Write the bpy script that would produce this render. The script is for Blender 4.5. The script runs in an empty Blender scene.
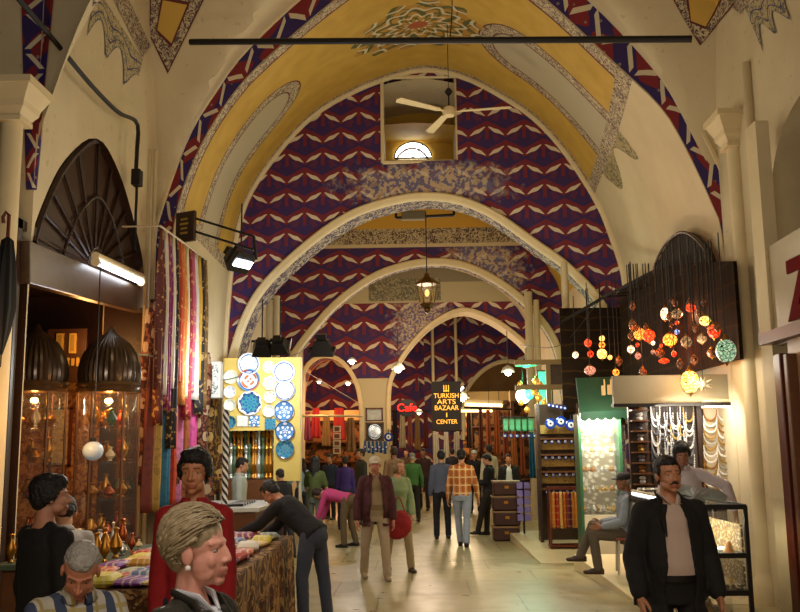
import bpy, bmesh, math, random
from mathutils import Vector, Matrix, Euler
from mathutils.bvhtree import BVHTree
random.seed(7)
V = Vector; PI = math.pi; R = math.radians
C = bpy.context.scene.collection
sc = bpy.context.scene
# ------------------------------------------------------------------ camera
F = 900.0; EYE = 1.8; ROLL = R(0.7)
_ox, _oy = 18.0, -141.0                      # where the street's vanishing point sits, from the centre
_a = -ROLL; _px = _ox*math.cos(_a)-_oy*math.sin(_a); _py = _ox*math.sin(_a)+_oy*math.cos(_a)
TH = math.atan2(-_py, F); PS = math.atan(_px/F*math.cos(TH))
CM = Matrix.Rotation(PS, 3, 'Z') @ Matrix.Rotation(PI/2+TH, 3, 'X') @ Matrix.Rotation(-ROLL, 3, 'Z')
cd = bpy.data.cameras.new('camera'); cam = bpy.data.objects.new('camera', cd); C.objects.link(cam)
cam.matrix_world = Matrix.Translation((0,0,EYE)) @ CM.to_4x4()
cd.sensor_fit = 'HORIZONTAL'; cd.sensor_width = 36; cd.lens = F/800*36; cd.clip_end = 300; cd.clip_start = .05
sc.camera = cam
sc.view_settings.view_transform = 'Standard'; sc.view_settings.look = 'None'
sc.view_settings.exposure = 0.22; sc.view_settings.gamma = 1
O = V((0,0,EYE))
def ray(px, py): return CM @ V(((px-400)/F, (306-py)/F, -1))
def P(px, py, D): d = ray(px, py); return O + d*(D/d.y)          # a measured point at depth D down the street
def PX(px, py, X): d = ray(px, py); return O + d*(X/d.x)         # ... on a side wall at X
def PZ(px, py, z=0.0): d = ray(px, py); return O + d*((z-EYE)/d.z)  # ... on the floor
def PL(px, py, pl):                                              # ... on an upright plane through two ground points
    (x0,y0),(x1,y1) = pl; n = V((y1-y0, x0-x1, 0)); d = ray(px, py)
    return O + d*((V((x0,y0,0))-O).dot(n)/d.dot(n))
# ------------------------------------------------------------------ materials
def hx(s):
    s = s.lstrip('#'); s = s if len(s) == 6 else ''.join(c*2 for c in s); o = []
    for i in (0,2,4):
        c = int(s[i:i+2],16)/255; o.append(c/12.92 if c <= .04045 else ((c+.055)/1.055)**2.4)
    return (*o, 1)
class N:
    nt = None
    def __init__(s, k): s.k = k
def _m(op, *a):
    n = N.nt.nodes.new('ShaderNodeMath'); n.operation = op
    for i, x in enumerate(a):
        if isinstance(x, N): N.nt.links.new(x.k, n.inputs[i])
        else: n.inputs[i].default_value = x
    return N(n.outputs[0])
for nm, op in (('add','ADD'),('sub','SUBTRACT'),('mul','MULTIPLY'),('truediv','DIVIDE')):
    setattr(N, '__%s__'%nm, lambda s,o,op=op: _m(op, s, o)); setattr(N, '__r%s__'%nm, lambda s,o,op=op: _m(op, o, s))
def nabs(a): return _m('ABSOLUTE', a)
def fract(a): return _m('FRACT', a)
def floor_(a): return _m('FLOOR', a)
def lt(a, b): return _m('LESS_THAN', a, b)
def gt(a, b): return _m('GREATER_THAN', a, b)
def nmin(a, b): return _m('MINIMUM', a, b)
def nmax(a, b): return _m('MAXIMUM', a, b)
def sin_(a): return _m('SINE', a)
def sqrt_(a): return _m('SQRT', a)
def atan2_(a, b): return _m('ARCTAN2', a, b)
def tri(a): return nabs(fract(a)-.5)*2           # 1..0..1
def nmod2(a): return fract(floor_(a)*.5)*2       # 0/1 per cell
def mixc(f, a, b):
    n = N.nt.nodes.new('ShaderNodeMix'); n.data_type = 'RGBA'
    for i, x in ((0,f),(6,a),(7,b)):
        if isinstance(x, N): N.nt.links.new(x.k, n.inputs[i])
        else: n.inputs[i].default_value = x if i == 0 else (hx(x) if isinstance(x, str) else x)
    return N(n.outputs[2])
def coords(kind='Object'):
    t = N.nt.nodes.new('ShaderNodeTexCoord'); s = N.nt.nodes.new('ShaderNodeSeparateXYZ')
    N.nt.links.new(t.outputs[kind], s.inputs[0]); return [N(s.outputs[i]) for i in range(3)] + [N(t.outputs[kind])]
def noise(scale, detail=3, vec=None, col=False, rough=.5, dist=0):
    n = N.nt.nodes.new('ShaderNodeTexNoise'); n.inputs['Scale'].default_value = scale; n.inputs['Detail'].default_value = detail
    n.inputs['Roughness'].default_value = rough; n.inputs['Distortion'].default_value = dist
    if vec is None: vec = coords()[3]
    N.nt.links.new(vec.k, n.inputs['Vector']); return N(n.outputs[1 if col else 0])
def voro(scale, vec=None, out='Distance', feat='F1'):
    n = N.nt.nodes.new('ShaderNodeTexVoronoi'); n.inputs['Scale'].default_value = scale; n.feature = feat
    if vec is None: vec = coords()[3]
    N.nt.links.new(vec.k, n.inputs['Vector']); return N(n.outputs[out])
def ramp(f, stops, const=False):
    n = N.nt.nodes.new('ShaderNodeValToRGB'); cr = n.color_ramp
    if const: cr.interpolation = 'CONSTANT'
    while len(cr.elements) > 1: cr.elements.remove(cr.elements[-1])
    cr.elements[0].position = stops[0][0]; cr.elements[0].color = hx(stops[0][1])
    for p, c in stops[1:]:
        e = cr.elements.new(p); e.color = hx(c)
    N.nt.links.new(f.k, n.inputs[0]); return N(n.outputs[0])
_mats = {}
def mat(name, col, rough=.6, metal=0, emit=0, ecol=None, var=.12, vs=6, bump=0, bs=40, alpha=1, trans=0, ior=1.45, coat=0, spec=.5, double=True):
    if name in _mats: return _mats[name]
    m = bpy.data.materials.new(name); m.use_nodes = True; N.nt = m.node_tree
    b = m.node_tree.nodes['Principled BSDF']
    def put(sock, x):
        if isinstance(x, N): m.node_tree.links.new(x.k, b.inputs[sock])
        else: b.inputs[sock].default_value = x
    if callable(col): c = col()
    elif var:
        base = hx(col); k = lambda s: (*[min(1, v*s) for v in base[:3]], 1)
        c = mixc(noise(vs, 4), k(1-var), k(1+var))
    else: c = hx(col)
    put('Base Color', c)
    put('Roughness', rough() if callable(rough) else rough); put('Metallic', metal)
    b.inputs['Specular IOR Level'].default_value = spec
    b.inputs['Transmission Weight'].default_value = trans; b.inputs['IOR'].default_value = ior
    b.inputs['Alpha'].default_value = alpha; b.inputs['Coat Weight'].default_value = coat
    if emit:
        e = ecol() if callable(ecol) else (hx(ecol) if ecol else c)
        put('Emission Color', e); b.inputs['Emission Strength'].default_value = emit
    if bump:
        bn = m.node_tree.nodes.new('ShaderNodeBump'); bn.inputs['Strength'].default_value = bump; bn.inputs['Distance'].default_value = .02
        m.node_tree.links.new(noise(bs, 4).k, bn.inputs['Height']); m.node_tree.links.new(bn.outputs[0], b.inputs['Normal'])
    _mats[name] = m; return m
# ------------------------------------------------------------------ mesh building
class MB:
    def __init__(s): s.v = []; s.f = []; s.m = []; s.uv = {}; s.mi = 0; s.T = Matrix.Identity(4)
    def add(s, vs, fs, uvs=None):
        n = len(s.v); s.v += [s.T @ V(p) for p in vs]
        for i, f in enumerate(fs):
            if uvs: s.uv[len(s.f)] = [uvs[k] for k in f]
            s.f.append([k+n for k in f]); s.m.append(s.mi)
        return s
    def box(s, c, d, rz=0, rot=None):
        M = Matrix.Translation(c) @ (rot.to_4x4() if rot is not None else Matrix.Rotation(rz, 4, 'Z'))
        x,y,z = d[0]/2, d[1]/2, d[2]/2
        vs = [M @ V((a*x,b*y,e*z)) for a in (-1,1) for b in (-1,1) for e in (-1,1)]
        return s.add(vs, [(0,1,3,2),(4,6,7,5),(0,4,5,1),(2,3,7,6),(0,2,6,4),(1,5,7,3)])
    def cyl(s, p0, p1, r0, r1=None, n=12, cap=True): return s.tube([p0,p1], [r0, r0 if r1 is None else r1], n, cap)
    def tube(s, pts, r, n=10, cap=True, flat=1):
        pts = [V(p) for p in pts]; rs = r if isinstance(r, (list,tuple)) else [r]*len(pts)
        vs, fs = [], []; u = None
        for i, p in enumerate(pts):
            d = (pts[min(i+1,len(pts)-1)]-pts[max(i-1,0)]).normalized()
            if u is None: u = d.orthogonal().normalized()
            else:
                u = (u - d*u.dot(d)); u = u.normalized() if u.length > 1e-6 else d.orthogonal().normalized()
            w = d.cross(u)
            for k in range(n):
                a = 2*PI*k/n; vs.append(p + u*math.cos(a)*rs[i] + w*math.sin(a)*rs[i]*flat)
        for i in range(len(pts)-1):
            for k in range(n):
                k2 = (k+1)%n; fs.append((i*n+k, i*n+k2, (i+1)*n+k2, (i+1)*n+k))
        if cap: fs += [tuple(range(n))[::-1], tuple((len(pts)-1)*n+k for k in range(n))]
        return s.add(vs, fs)
    def lathe(s, prof, o=(0,0,0), n=24, axis='Z', a0=0, a1=2*PI, rx=1, ry=1, ribs=0, ribn=0):
        full = abs(a1-a0-2*PI) < 1e-4; m = n if full else n+1; vs, fs = [], []
        M = {'Z':Matrix.Identity(3), 'Y':Matrix.Rotation(-PI/2,3,'X'), 'X':Matrix.Rotation(PI/2,3,'Y')}[axis]
        for r, z in prof:
            for k in range(m):
                a = a0+(a1-a0)*k/n; q = r*(1+(ribs*math.cos(a*ribn) if ribs else 0)); vs.append(V(o) + M @ V((q*rx*math.cos(a), q*ry*math.sin(a), z)))
        for i in range(len(prof)-1):
            for k in range(n):
                k2 = (k+1)%m; fs.append((i*m+k, i*m+k2, (i+1)*m+k2, (i+1)*m+k))
        return s.add(vs, fs)
    def ball(s, c, r, n=12, rot=None):
        r = (r,r,r) if not isinstance(r, (tuple,list)) else r; h = max(4, n//2+1); vs = []; fs = []
        for i in range(h+1):
            t = PI*i/h
            for k in range(n):
                a = 2*PI*k/n; q = V((r[0]*math.sin(t)*math.cos(a), r[1]*math.sin(t)*math.sin(a), -r[2]*math.cos(t)))
                vs.append(V(c) + (rot @ q if rot is not None else q))
        for i in range(h):
            for k in range(n):
                k2 = (k+1)%n; fs.append((i*n+k, i*n+k2, (i+1)*n+k2, (i+1)*n+k))
        return s.add(vs, fs)
    def grid(s, nu, nv, fn, uv=None):
        vs = [fn(i/nu, j/nv) for i in range(nu+1) for j in range(nv+1)]
        us = [(uv(i/nu,j/nv) if uv else (i/nu, j/nv)) for i in range(nu+1) for j in range(nv+1)]
        return s.add(vs, [(i*(nv+1)+j, (i+1)*(nv+1)+j, (i+1)*(nv+1)+j+1, i*(nv+1)+j+1) for i in range(nu) for j in range(nv)], us)
    def poly(s, pts, ext=None):
        n = len(pts); pts = [V(p) for p in pts]
        if ext is None: return s.add(pts, [tuple(range(n))])
        e = V(ext); return s.add(pts+[p+e for p in pts], [tuple(range(n))[::-1], tuple(range(n,2*n))]+[(k,(k+1)%n,(k+1)%n+n,k+n) for k in range(n)])
    def build(s, name, mats, parent=None, smooth=False, kind=None, solid=0, bevel=0, label=None, merge=False, sub=0):
        me = bpy.data.meshes.new(name)
        me.from_pydata([tuple(p) for p in s.v], [], s.f)
        for m in (mats if isinstance(mats,(list,tuple)) else [mats]): me.materials.append(m)
        if s.uv:
            ul = me.uv_layers.new(name='UVMap')
            for pi, p in enumerate(me.polygons):
                if pi in s.uv:
                    for li, u in zip(p.loop_indices, s.uv[pi]): ul.data[li].uv = u[:2]
        me.polygons.foreach_set('material_index', s.m); me.polygons.foreach_set('use_smooth', [bool(smooth)]*len(s.f))
        bm = bmesh.new(); bm.from_mesh(me)
        bmesh.ops.remove_doubles(bm, verts=bm.verts, dist=1e-5); bmesh.ops.recalc_face_normals(bm, faces=bm.faces)
        bm.to_mesh(me); bm.free()
        if smooth and smooth != 2: me.set_sharp_from_angle(angle=R(40))
        o = bpy.data.objects.new(name, me); C.objects.link(o); o.parent = parent
        if solid: m = o.modifiers.new('s','SOLIDIFY'); m.thickness = solid; m.offset = 0
        if bevel: m = o.modifiers.new('b','BEVEL'); m.width = bevel; m.segments = 2; m.limit_method = 'ANGLE'
        if kind: o['kind'] = kind
        if label: o['label'] = label
        return o
def thing(name, label, cat, loc=(0,0,0), rz=0, group=None):
    o = bpy.data.objects.new(name, None); C.objects.link(o); o.empty_display_size = .1
    o.location = loc; o.rotation_euler = (0,0,rz); o['label'] = label; o['category'] = cat
    if group: o['group'] = group
    return o
def tag(o, label, cat, group=None, loc=None, rz=None, kind=None):
    o['label'] = label; o['category'] = cat
    if group: o['group'] = group
    if kind: o['kind'] = kind
    if loc is not None: o.location = loc
    if rz is not None: o.rotation_euler = (0,0,rz)
    return o
def dup(root, loc=None, rz=None, label=None, group=None, scale=None, mats=None):
    def rec(o, par):
        c = o.copy(); C.objects.link(c); c.parent = par
        for k in o.children: rec(k, c)
        return c
    r = rec(root, None)
    if loc is not None: r.location = loc
    if rz is not None: r.rotation_euler = (0,0,rz)
    if scale is not None: r.scale = (scale,)*3
    if label: r['label'] = label
    if group: r['group'] = group
    return r
def catmull(pts, n):
    pts = [V(p) for p in pts]; q = [pts[0]*2-pts[1]]+pts+[pts[-1]*2-pts[-2]]; out = []
    for i in range(1, len(q)-2):
        p0,p1,p2,p3 = q[i-1:i+3]
        for k in range(12):
            t = k/12; out.append(.5*((2*p1)+(p2-p0)*t+(2*p0-5*p1+4*p2-p3)*t*t+(3*p1-p0-3*p2+p3)*t**3))
    out.append(pts[-1]); L = [0]
    for a, b in zip(out, out[1:]): L.append(L[-1]+(b-a).length)
    res = []; j = 0
    for k in range(n+1):
        s = L[-1]*k/n
        while j < len(L)-2 and L[j+1] < s: j += 1
        t = (s-L[j])/max(1e-9, L[j+1]-L[j]); res.append(out[j].lerp(out[j+1], t))
    return res
def px2(pts): return [V((a,b,0)) for a,b in pts]
def arc(pts, pl, n=64): return [PL(p.x, p.y, pl) for p in catmull(px2(pts), n)]
def legs(pts, z0=0.0):                       # drop both ends of an arch to the ground
    return [V((pts[0].x,pts[0].y,z0))] + pts + [V((pts[-1].x,pts[-1].y,z0))]
def sweep(mb, path, nrm, w, d, closed=False):  # rectangular bead along a planar curve
    n = V(nrm).normalized(); vs = []; fs = []
    for i, p in enumerate(path):
        t = (path[min(i+1,len(path)-1)]-path[max(i-1,0)]).normalized(); s_ = t.cross(n).normalized()
        for a, b in ((-.5,0),(-.5,.75),(-.3,1),(.3,1),(.5,.75),(.5,0)): vs.append(p + s_*a*w + n*b*d)
    for i in range(len(path)-1):
        for k in range(6):
            k2 = (k+1)%6; fs.append((i*6+k,i*6+k2,(i+1)*6+k2,(i+1)*6+k))
    fs += [tuple(range(6)), tuple(len(vs)-6+k for k in range(6))[::-1]]
    return mb.add(vs, fs)
def arch_wall(name, outer, inner, back, mats):  # strip between two curves, extruded backwards; slots: face, soffit
    mb = MB(); n = len(inner); b = V(back)
    for off in (V((0,0,0)), b):
        mb.add([p+off for p in outer]+[p+off for p in inner], [(i,i+1,n+i+1,n+i) for i in range(n-1)])
    mb.mi = 1; mb.add(inner+[p+b for p in inner], [(i,i+1,n+i+1,n+i) for i in range(n-1)])
    mb.mi = 0; mb.add(outer+[p+b for p in outer], [(i,i+1,n+i+1,n+i) for i in range(n-1)])
    mb.add([outer[0],inner[0],inner[0]+b,outer[0]+b],[(0,1,2,3)]); mb.add([outer[-1],inner[-1],inner[-1]+b,outer[-1]+b],[(0,1,2,3)])
    return mb.build(name, mats, kind='structure')
def text_mesh(txt, size, extr=.003, align='CENTER', bold=0):
    cu = bpy.data.curves.new('t', 'FONT'); cu.body = txt; cu.size = size; cu.extrude = extr; cu.offset = bold; cu.align_x = align; cu.align_y = 'CENTER'
    o = bpy.data.objects.new('t', cu); C.objects.link(o); dg = bpy.context.evaluated_depsgraph_get()
    me = bpy.data.meshes.new_from_object(o.evaluated_get(dg)); bpy.data.objects.remove(o); bpy.data.curves.remove(cu); return me
def lettering(name, txt, size, m, parent, loc, rot=(PI/2,0,0), extr=.004, sx=1, bold=0):
    me = text_mesh(txt, size, extr, bold=bold); me.materials.clear(); me.materials.append(m)
    o = bpy.data.objects.new(name, me); C.objects.link(o); o.parent = parent; o.location = loc; o.rotation_euler = rot; o.scale = (sx,1,1); return o
def plamp(name, loc, power, col, rad=.15):
    l = bpy.data.lights.new(name,'POINT'); l.energy = power; l.color = hx(col)[:3]; l.shadow_soft_size = rad
    o = bpy.data.objects.new(name, l); C.objects.link(o); o.location = loc; o['kind'] = 'structure'; return o
def alamp(name, loc, power, col, sx, sy, target):
    l = bpy.data.lights.new(name,'AREA'); l.energy = power; l.color = hx(col)[:3]; l.shape = 'RECTANGLE'; l.size = sx; l.size_y = sy
    o = bpy.data.objects.new(name, l); C.objects.link(o); o.location = loc
    o.rotation_euler = (V(target)-V(loc)).to_track_quat('-Z','Y').to_euler(); return o
# ================================================================== materials of the building
def plaster_col():
    n = noise(1.3, 5); m = noise(9, 3); x,y,z,_ = coords()
    c = mixc(n, '#b8a785', '#d9cba8'); c = mixc(gt(m, .68)*.35, c, '#8f8068')
    return c
PLASTER = mat('plaster', plaster_col, .75, bump=.25, bs=9)
CREAM = mat('cream_moulding', '#d2c198', .6, var=.12, vs=4)
PIPE = mat('pipe_paint', '#b9a883', .5, var=.12, vs=5)
def feather(per, row, fade=None, ox=0.0, base=('#701a26','#2a1a58','#541c44')):
    def f():
        x,y,z,vec = coords(); u = x/per+ox; v = z/row
        rowi = floor_(v); u2 = u + nmod2(v)*.5; fv = v-rowi
        t = fract(u2); tr = 1-nabs(t-.5)*2               # 0..1..0
        zig = .24+tr*.46; w = fv-zig
        q = nabs(t-.5)*2; q2 = q-.5
        thick = nmax(.10-q2*q2*.5, 0.0)
        white = lt(nabs(w-.02*sin_(q*12)), thick)*gt(q, .09)*lt(q, .93)
        r1 = fract(w*1.0+1.62); red = gt(r1, .50)*lt(r1, .93)
        leaf = lt(nabs(q-.5)*1.1+nabs(r1-.3)*1.3, .30)
        n = noise(7, 3); bg = mixc(red, base[1], base[0]); bg = mixc(leaf, bg, base[2])
        bg = mixc(lt(q, .10)*lt(r1,.5), bg, base[0]); bg = mixc(n*.35, bg, '#4a2440')
        c = mixc(white, bg, '#c9bda4')
        if fade:
            cx, cz, rx, rz = fade; dd = sqrt_(((x-cx)/rx)*((x-cx)/rx)+((z-cz)/rz)*((z-cz)/rz))
            k = nmax(nmin((1-dd)*2.2+(noise(5,4)-.5)*3, 1), 0); c = mixc(k*.75, c, mixc(gt(noise(11,3),.5), '#c0ae8e', '#6b6786'))
        return c
    return f
TYMP = mat('feather_painted_plaster', feather(.73,.41,(.2,6.95,1.9,.55)), .7)
TYMP2 = mat('feather_plaster_second', feather(1.05,.52,(1.6,6.4,1.3,1.2)), .7)
def w3c():
    x,y,z,_ = coords(); f = feather(1.25,.72, None)()
    return f
TYMP3 = mat('feather_plaster_third', w3c, .7)
def band():
    x,y,z,_ = coords('UV'); u = x/.34; i = floor_(u); t = fract(u); s = y
    zz = tri(u*.5)*.7+.15; w = lt(nabs(s-zz), .11)*gt(fract(u+.1), .25)
    v = voro(6, coords()[3]); b = mixc(gt(sin_(x*9)+sin_(y*6+x*4), .1), '#2c1a58', '#761a24')
    b = mixc(lt(v,.13)*.7, b, '#8e7f72'); c = mixc(w, b, '#c9bda2')
    e = gt(nabs(s-.5), .46); return mixc(e, c, '#b3a27c')
BAND = mat('feather_band', band, .7)
def scroll_col(bg, fg, sc_, th=.1):
    v = noise(sc_, 2, dist=1.5); return mixc(lt(nabs(v-.5), th*.35), bg, fg)
def scroll():
    return scroll_col('#5c4a4a', '#c2b394', 14, .16)
SCROLL = mat('scroll_border', scroll, .7)
def vaultc():
    u,v,_,_2 = coords('UV'); x,y,z,_3 = coords()
    yel = mixc(noise(3,3), '#a98632', '#cca84c')
    s = nabs(u)
    s0 = 3.15-gt(u,0)*1.2; d = sqrt_(nmax(s0-s,0)*nmax(s0-s,0)*1.0 + ((v-.5)*4.6)*((v-.5)*4.6))
    sc1 = scroll_col('#6a5650', '#c5b695', 13, .16)
    c = mixc(lt(d,.86), yel, '#5b2424'); c = mixc(lt(d,.83), c, sc1); c = mixc(lt(d,.60), c, '#5b2424'); c = mixc(lt(d,.57), c, '#aca188')
    # medallion round the crown
    mx = u/1.25; my = (v-.53)*4.6/1.0; r = sqrt_(mx*mx+my*my); a = atan2_(my, mx)
    rim = .92+sin_(a*12)*.08
    pet = lt(nabs(sin_(a*6)*.5+.5-fract(r*3)), .17)+lt(nabs(sin_(r*17)*.6-sin_(a*12)*.6), .16)
    med = mixc(nmin(pet,1), '#b08434', '#54572c'); med = mixc(lt(nabs(fract(r*4+sin_(a*12)*.25)-.5), .12), med, '#c8bda0')
    med = mixc(lt(r,.14), med, '#a0522d'); c = mixc(lt(r, rim), c, med)
    c = mixc(lt(v,.07)+gt(v,.955), c, sc1); c = mixc(lt(nabs(v-.07),.005), c, '#5b2424')
    zc = 5.25+gt(x,0)*1.35; edge = z-zc
    c = mixc(lt(edge,.22), c, sc1); c = mixc(lt(edge, 0), c, mixc(noise(1.5,4), '#b8a785', '#d6c8a4'))
    fr = (0-edge)-(.25+.22*sin_(v*22)); c = mixc(lt(fr,0)*lt(edge,0)*gt(x,0)*gt(v,.35)*lt(v,.75), c, scroll_col('#5f5a46','#a99a70',11,.2))
    return c
VAULT = mat('painted_vault', vaultc, .75)
def orn_yel():
    u,v,_,_2 = coords('UV'); e = nmin(nmin(u,1-u), nmin(v,1-v))
    c = mixc(lt(e,.24), '#c8a24a', scroll_col('#5e4b48','#c5b695',13,.16)); c = mixc(lt(nabs(e-.24),.02)+lt(e,.03), c, '#5b2424'); return c
ORNY = mat('yellow_panel_paint', orn_yel, .75)
def orn_fr():
    u,v,_,_2 = coords('UV'); c = scroll_col('#66655a','#b3a37c',12,.25); c = mixc(gt(fract(v*3+sin_(u*18)*.1),.85), c, '#3b3566'); return c
ORNF = mat('fringe_paint', orn_fr, .75)
ORNB = mat('grey_blue_panel_paint', '#7d7c80', .75, var=.1)
YEL = mat('yellow_plaster', '#c29a3a', .7, var=.12, vs=3)
DWOOD = mat('dark_carved_wood', lambda: mixc(noise(22,4,dist=1.2), '#1d1009', '#3a2212'), .38, bump=.3, bs=60)
MWOOD = mat('brown_wood', lambda: mixc(noise(12,4,dist=1), '#4a2a14', '#74451f'), .4)
RWOOD = mat('red_brown_wood', '#5d2512', .35, var=.2)
IRON = mat('black_iron', '#17120f', .5, .3, var=.2)
DARK = mat('dark_interior', '#140d0a', .8, var=.2)
def floorc():
    x,y,z,vec = coords(); wob = (noise(.8,2)-.5)*.05
    j = floor_((y+wob)/1.15); xx = (x+wob)/1.7+fract(j*.37)*.9
    i = floor_(xx); gx = nmin(fract(xx),1-fract(xx))*1.7; gy = fract((y+wob)/1.15); gy = nmin(gy,1-gy)*1.15
    g = lt(nmin(gx,gy), .013); h = fract(sin_(i*12.9+j*78.2)*43758.5)
    c = mixc(h, '#8f845c', '#a0946a'); c = mixc(nmax((noise(1.6,5)-.5)*1.8,0), c, '#736845'); c = mixc(noise(30,3)*.35, c, '#988c66')
    return mixc(g*.6, c, '#50462f')
FLOOR = mat('worn_stone_slabs', floorc, lambda: noise(3,4)*.35+.16, bump=.05, bs=12, spec=.5)
STEP = mat('pale_stone_step', '#d8c89c', .3, var=.15, vs=3)
GLASSW = mat('daylight_glass', '#ffffff', .3, emit=5, ecol='#f4f8ff', var=0)
OPLAS = mat('orange_plaster', '#b5642e', .7, var=.15)

# ================================================================== floor and platforms
mb = MB(); mb.grid(2,2, lambda a,b: V((-9+18*a, -4+64*b, 0))); mb.build('floor', FLOOR, kind='structure')
# wedge shaped ramps before the right hand shops
def wedge(name, a, b, xr, h, hf=.0):
    mb = MB(); (xa,ya),(xb,yb) = a, b   # a = far left corner, b = near left corner
    mb.add([(xa,ya,0),(xa,ya,h),(xr,ya,h),(xr,ya,0),(xb,yb,0),(xb,yb,hf+.01),(xr,yb,hf+.01),(xr,yb,0)],
        [(0,3,2,1),(4,5,6,7),(1,2,6,5),(0,1,5,4),(3,7,6,2),(0,4,7,3)])
    return mb.build(name, STEP, kind='structure')
a = PZ(508,531,.17); b = PZ(541,562.5,.02); wedge('trim_ramp_far', (a.x,a.y),(b.x,b.y), 6.2, .17)
a = PZ(574,554.5,.22); b = PZ(641,603,.03); wedge('trim_ramp_near', (a.x,a.y),(b.x,b.y), 6.2, .22)

# ================================================================== band arch B and tympanum wall W1
plB = ((-3.9,13.2),(3.9,11.2)); plW = ((-3.9,17.5),(3.9,17.0))
b_in = arc([(170,330),(171,260),(179,203),(203,142),(236,91),(270,56),(336,0),(390,-36),(442,-48),(495,-34),(545,0),(611,61),(658,105),(682,142),(711,203),(722,237),(728,330)], plB)
b_out = arc([(152,330),(155,240),(164,203),(189,135),(216,91),(243,54),(299,0),(365,-52),(448,-78),(525,-55),(596,0),(641,44),(675,84),(702,132),(722,172),(735,215),(742,330)], plB)
w_out = arc([(224,360),(226,318),(233,250),(246,200),(275,155),(309,118),(345,95),(383,79),(424,69),(465,77),(501,95),(535,118),(566,152),(597,200),(612,235),(626,284),(628,360)], plW)
a1 = [(229,372),(243,325),(265,286),(309,244),(350,216),(390,202),(425,197),(460,201),(495,216),(535,244),(570,270),(604,310),(622,372)]
w_in = arc(a1, plW)
nB = V((2.0,7.8,0)).normalized(); nW = V((.5,7.8,0)).normalized()
def uvstrip(name, o, i, m, off, thick, mb=None):
    L = [0]
    for p,q in zip(o, o[1:]): L.append(L[-1]+(q-p).length)
    n = len(o); mb = MB(); mb.add([p+off for p in i]+[p+off for p in o], [(k,k+1,n+k+1,n+k) for k in range(n-1)], [(L[k],0) for k in range(n)]+[(L[k],1) for k in range(n)])
    return mb.build(name, m, kind='structure')
uvstrip('trim_feather_band', b_out, b_in, BAND, -nB*.01, 0)
mb = MB(); sweep(mb, b_out, -nB, .06, .04); mb.build('trim_band_edge', CREAM, kind='structure')
# vault V1 between B and W1
n = 64; L = [0]
for p,q in zip(b_in, b_in[1:]): L.append(L[-1]+(q-p).length)
kc = max(range(len(b_in)), key=lambda k: b_in[k].z)
mb = MB(); mb.grid(n, 12, lambda a,b: b_in[round(a*n)].lerp(w_out[round(a*n)], b), lambda a,b: (L[round(a*n)]-L[kc], b)); mb.build('ceiling_vault', VAULT, kind='structure', smooth=True)
for side, k in (('left',0),('right',-1)):   # walls below the springing
    mb = MB(); p, q = b_in[k], w_out[k]; mb.add([(p.x,p.y,0),(q.x,q.y,0),q,p],[(0,1,2,3)])
    o = mb.build('wall_'+side+'_second_bay', PLASTER, kind='structure')
W1 = arch_wall('wall_tympanum', legs(w_out), legs(w_in), nW*.9, [TYMP, mat('painted_soffit', lambda: scroll_col('#2d1a40','#a89a84',5,.14), .7)])
cut = MB(); a = PL(382,78,plW); b = PL(458,160,plW)
cut.box(((a.x+b.x)/2,(a.y+b.y)/2+.3,(a.z+b.z)/2+.0),(b.x-a.x,2.6,a.z-b.z)); co = cut.build('cutter', PLASTER)
m = W1.modifiers.new('b','BOOLEAN'); m.object = co; m.solver = 'EXACT'; dg = bpy.context.evaluated_depsgraph_get()
me = bpy.data.meshes.new_from_object(W1.evaluated_get(dg)); W1.modifiers.clear(); W1.data = me; bpy.data.objects.remove(co)
# niche behind the opening, with its little lunette window
x0,x1,z0,z1,yn = a.x,b.x,b.z,a.z,a.y
mb = MB(); dN = 1.9
mb.add([(x0,yn,z0),(x0,yn+dN,z0),(x0,yn+dN,z1),(x0,yn,z1)],[(0,1,2,3)]); mb.add([(x1,yn,z0),(x1,yn+dN,z0),(x1,yn+dN,z1),(x1,yn,z1)],[(0,1,2,3)])
mb.add([(x0,yn,z0),(x0,yn+dN,z0),(x1,yn+dN,z0),(x1,yn,z0)],[(0,1,2,3)])
mb.grid(10,4, lambda s,t: V((x0+(x1-x0)*s, yn+dN*t, z1-.15+.12*math.sin(PI*s))))
mb.mi = 1; mb.add([(x0,yn+dN,z0),(x0,yn+dN,z1),(x1,yn+dN,z1),(x1,yn+dN,z0)],[(0,1,2,3)]); mb.build('wall_niche', [PLASTER,YEL], kind='structure')
mb = MB(); yb = yn+dN-.02; wc = P(413,150,yb)
sweep(mb, [V((wc.x-.02+.52*math.cos(t)-.0, yb, z0+.92*math.sin(t))) for t in [PI-PI*k/20 for k in range(21)]], (0,-1,0), .05,.05)
mb.poly([V((wc.x-.02+.5*math.cos(t), yb-.01, z0+.9*math.sin(t))) for t in [PI-PI*k/20 for k in range(21)]]); mb.build('trim_niche_arch', CREAM, kind='structure')
mb = MB(); gw = P(413,158,yb-.05); pts = [V((gw.x+.41*math.cos(t), yb-.04, gw.z+.37*math.sin(t))) for t in [PI-PI*k/20 for k in range(21)]]
mb.poly(pts); w = mb.build('window_lunette', GLASSW, kind='structure')
mb = MB(); sweep(mb, pts+[pts[0]], (0,-1,0), .03,.03)
for k in (6,14): mb.box((pts[k]+gw-V((0,.05,0)))/2+V((0,-.03,0)), (.02,.02,.38), rot=Matrix.Rotation((k-10)*PI/20, 3, 'Y'))
mb.build('window_bars', IRON, w)
mb = MB(); fr = [V((x0,yn,z0)),V((x0,yn,z1)),V((x1,yn,z1)),V((x1,yn,z0)),V((x0,yn,z0))]
for p,q in zip(fr,fr[1:]): sweep(mb,[p,q],-nW,.07,.05)
mb.build('trim_niche', CREAM, kind='structure')
mb = MB(); sweep(mb, w_out, -nW, .15, .08); mb.build('trim_tympanum_edge', CREAM, kind='structure')
mb = MB(); sweep(mb, w_in, -nW, .16, .1); mb.build('trim_first_arch', CREAM, kind='structure')
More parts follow.
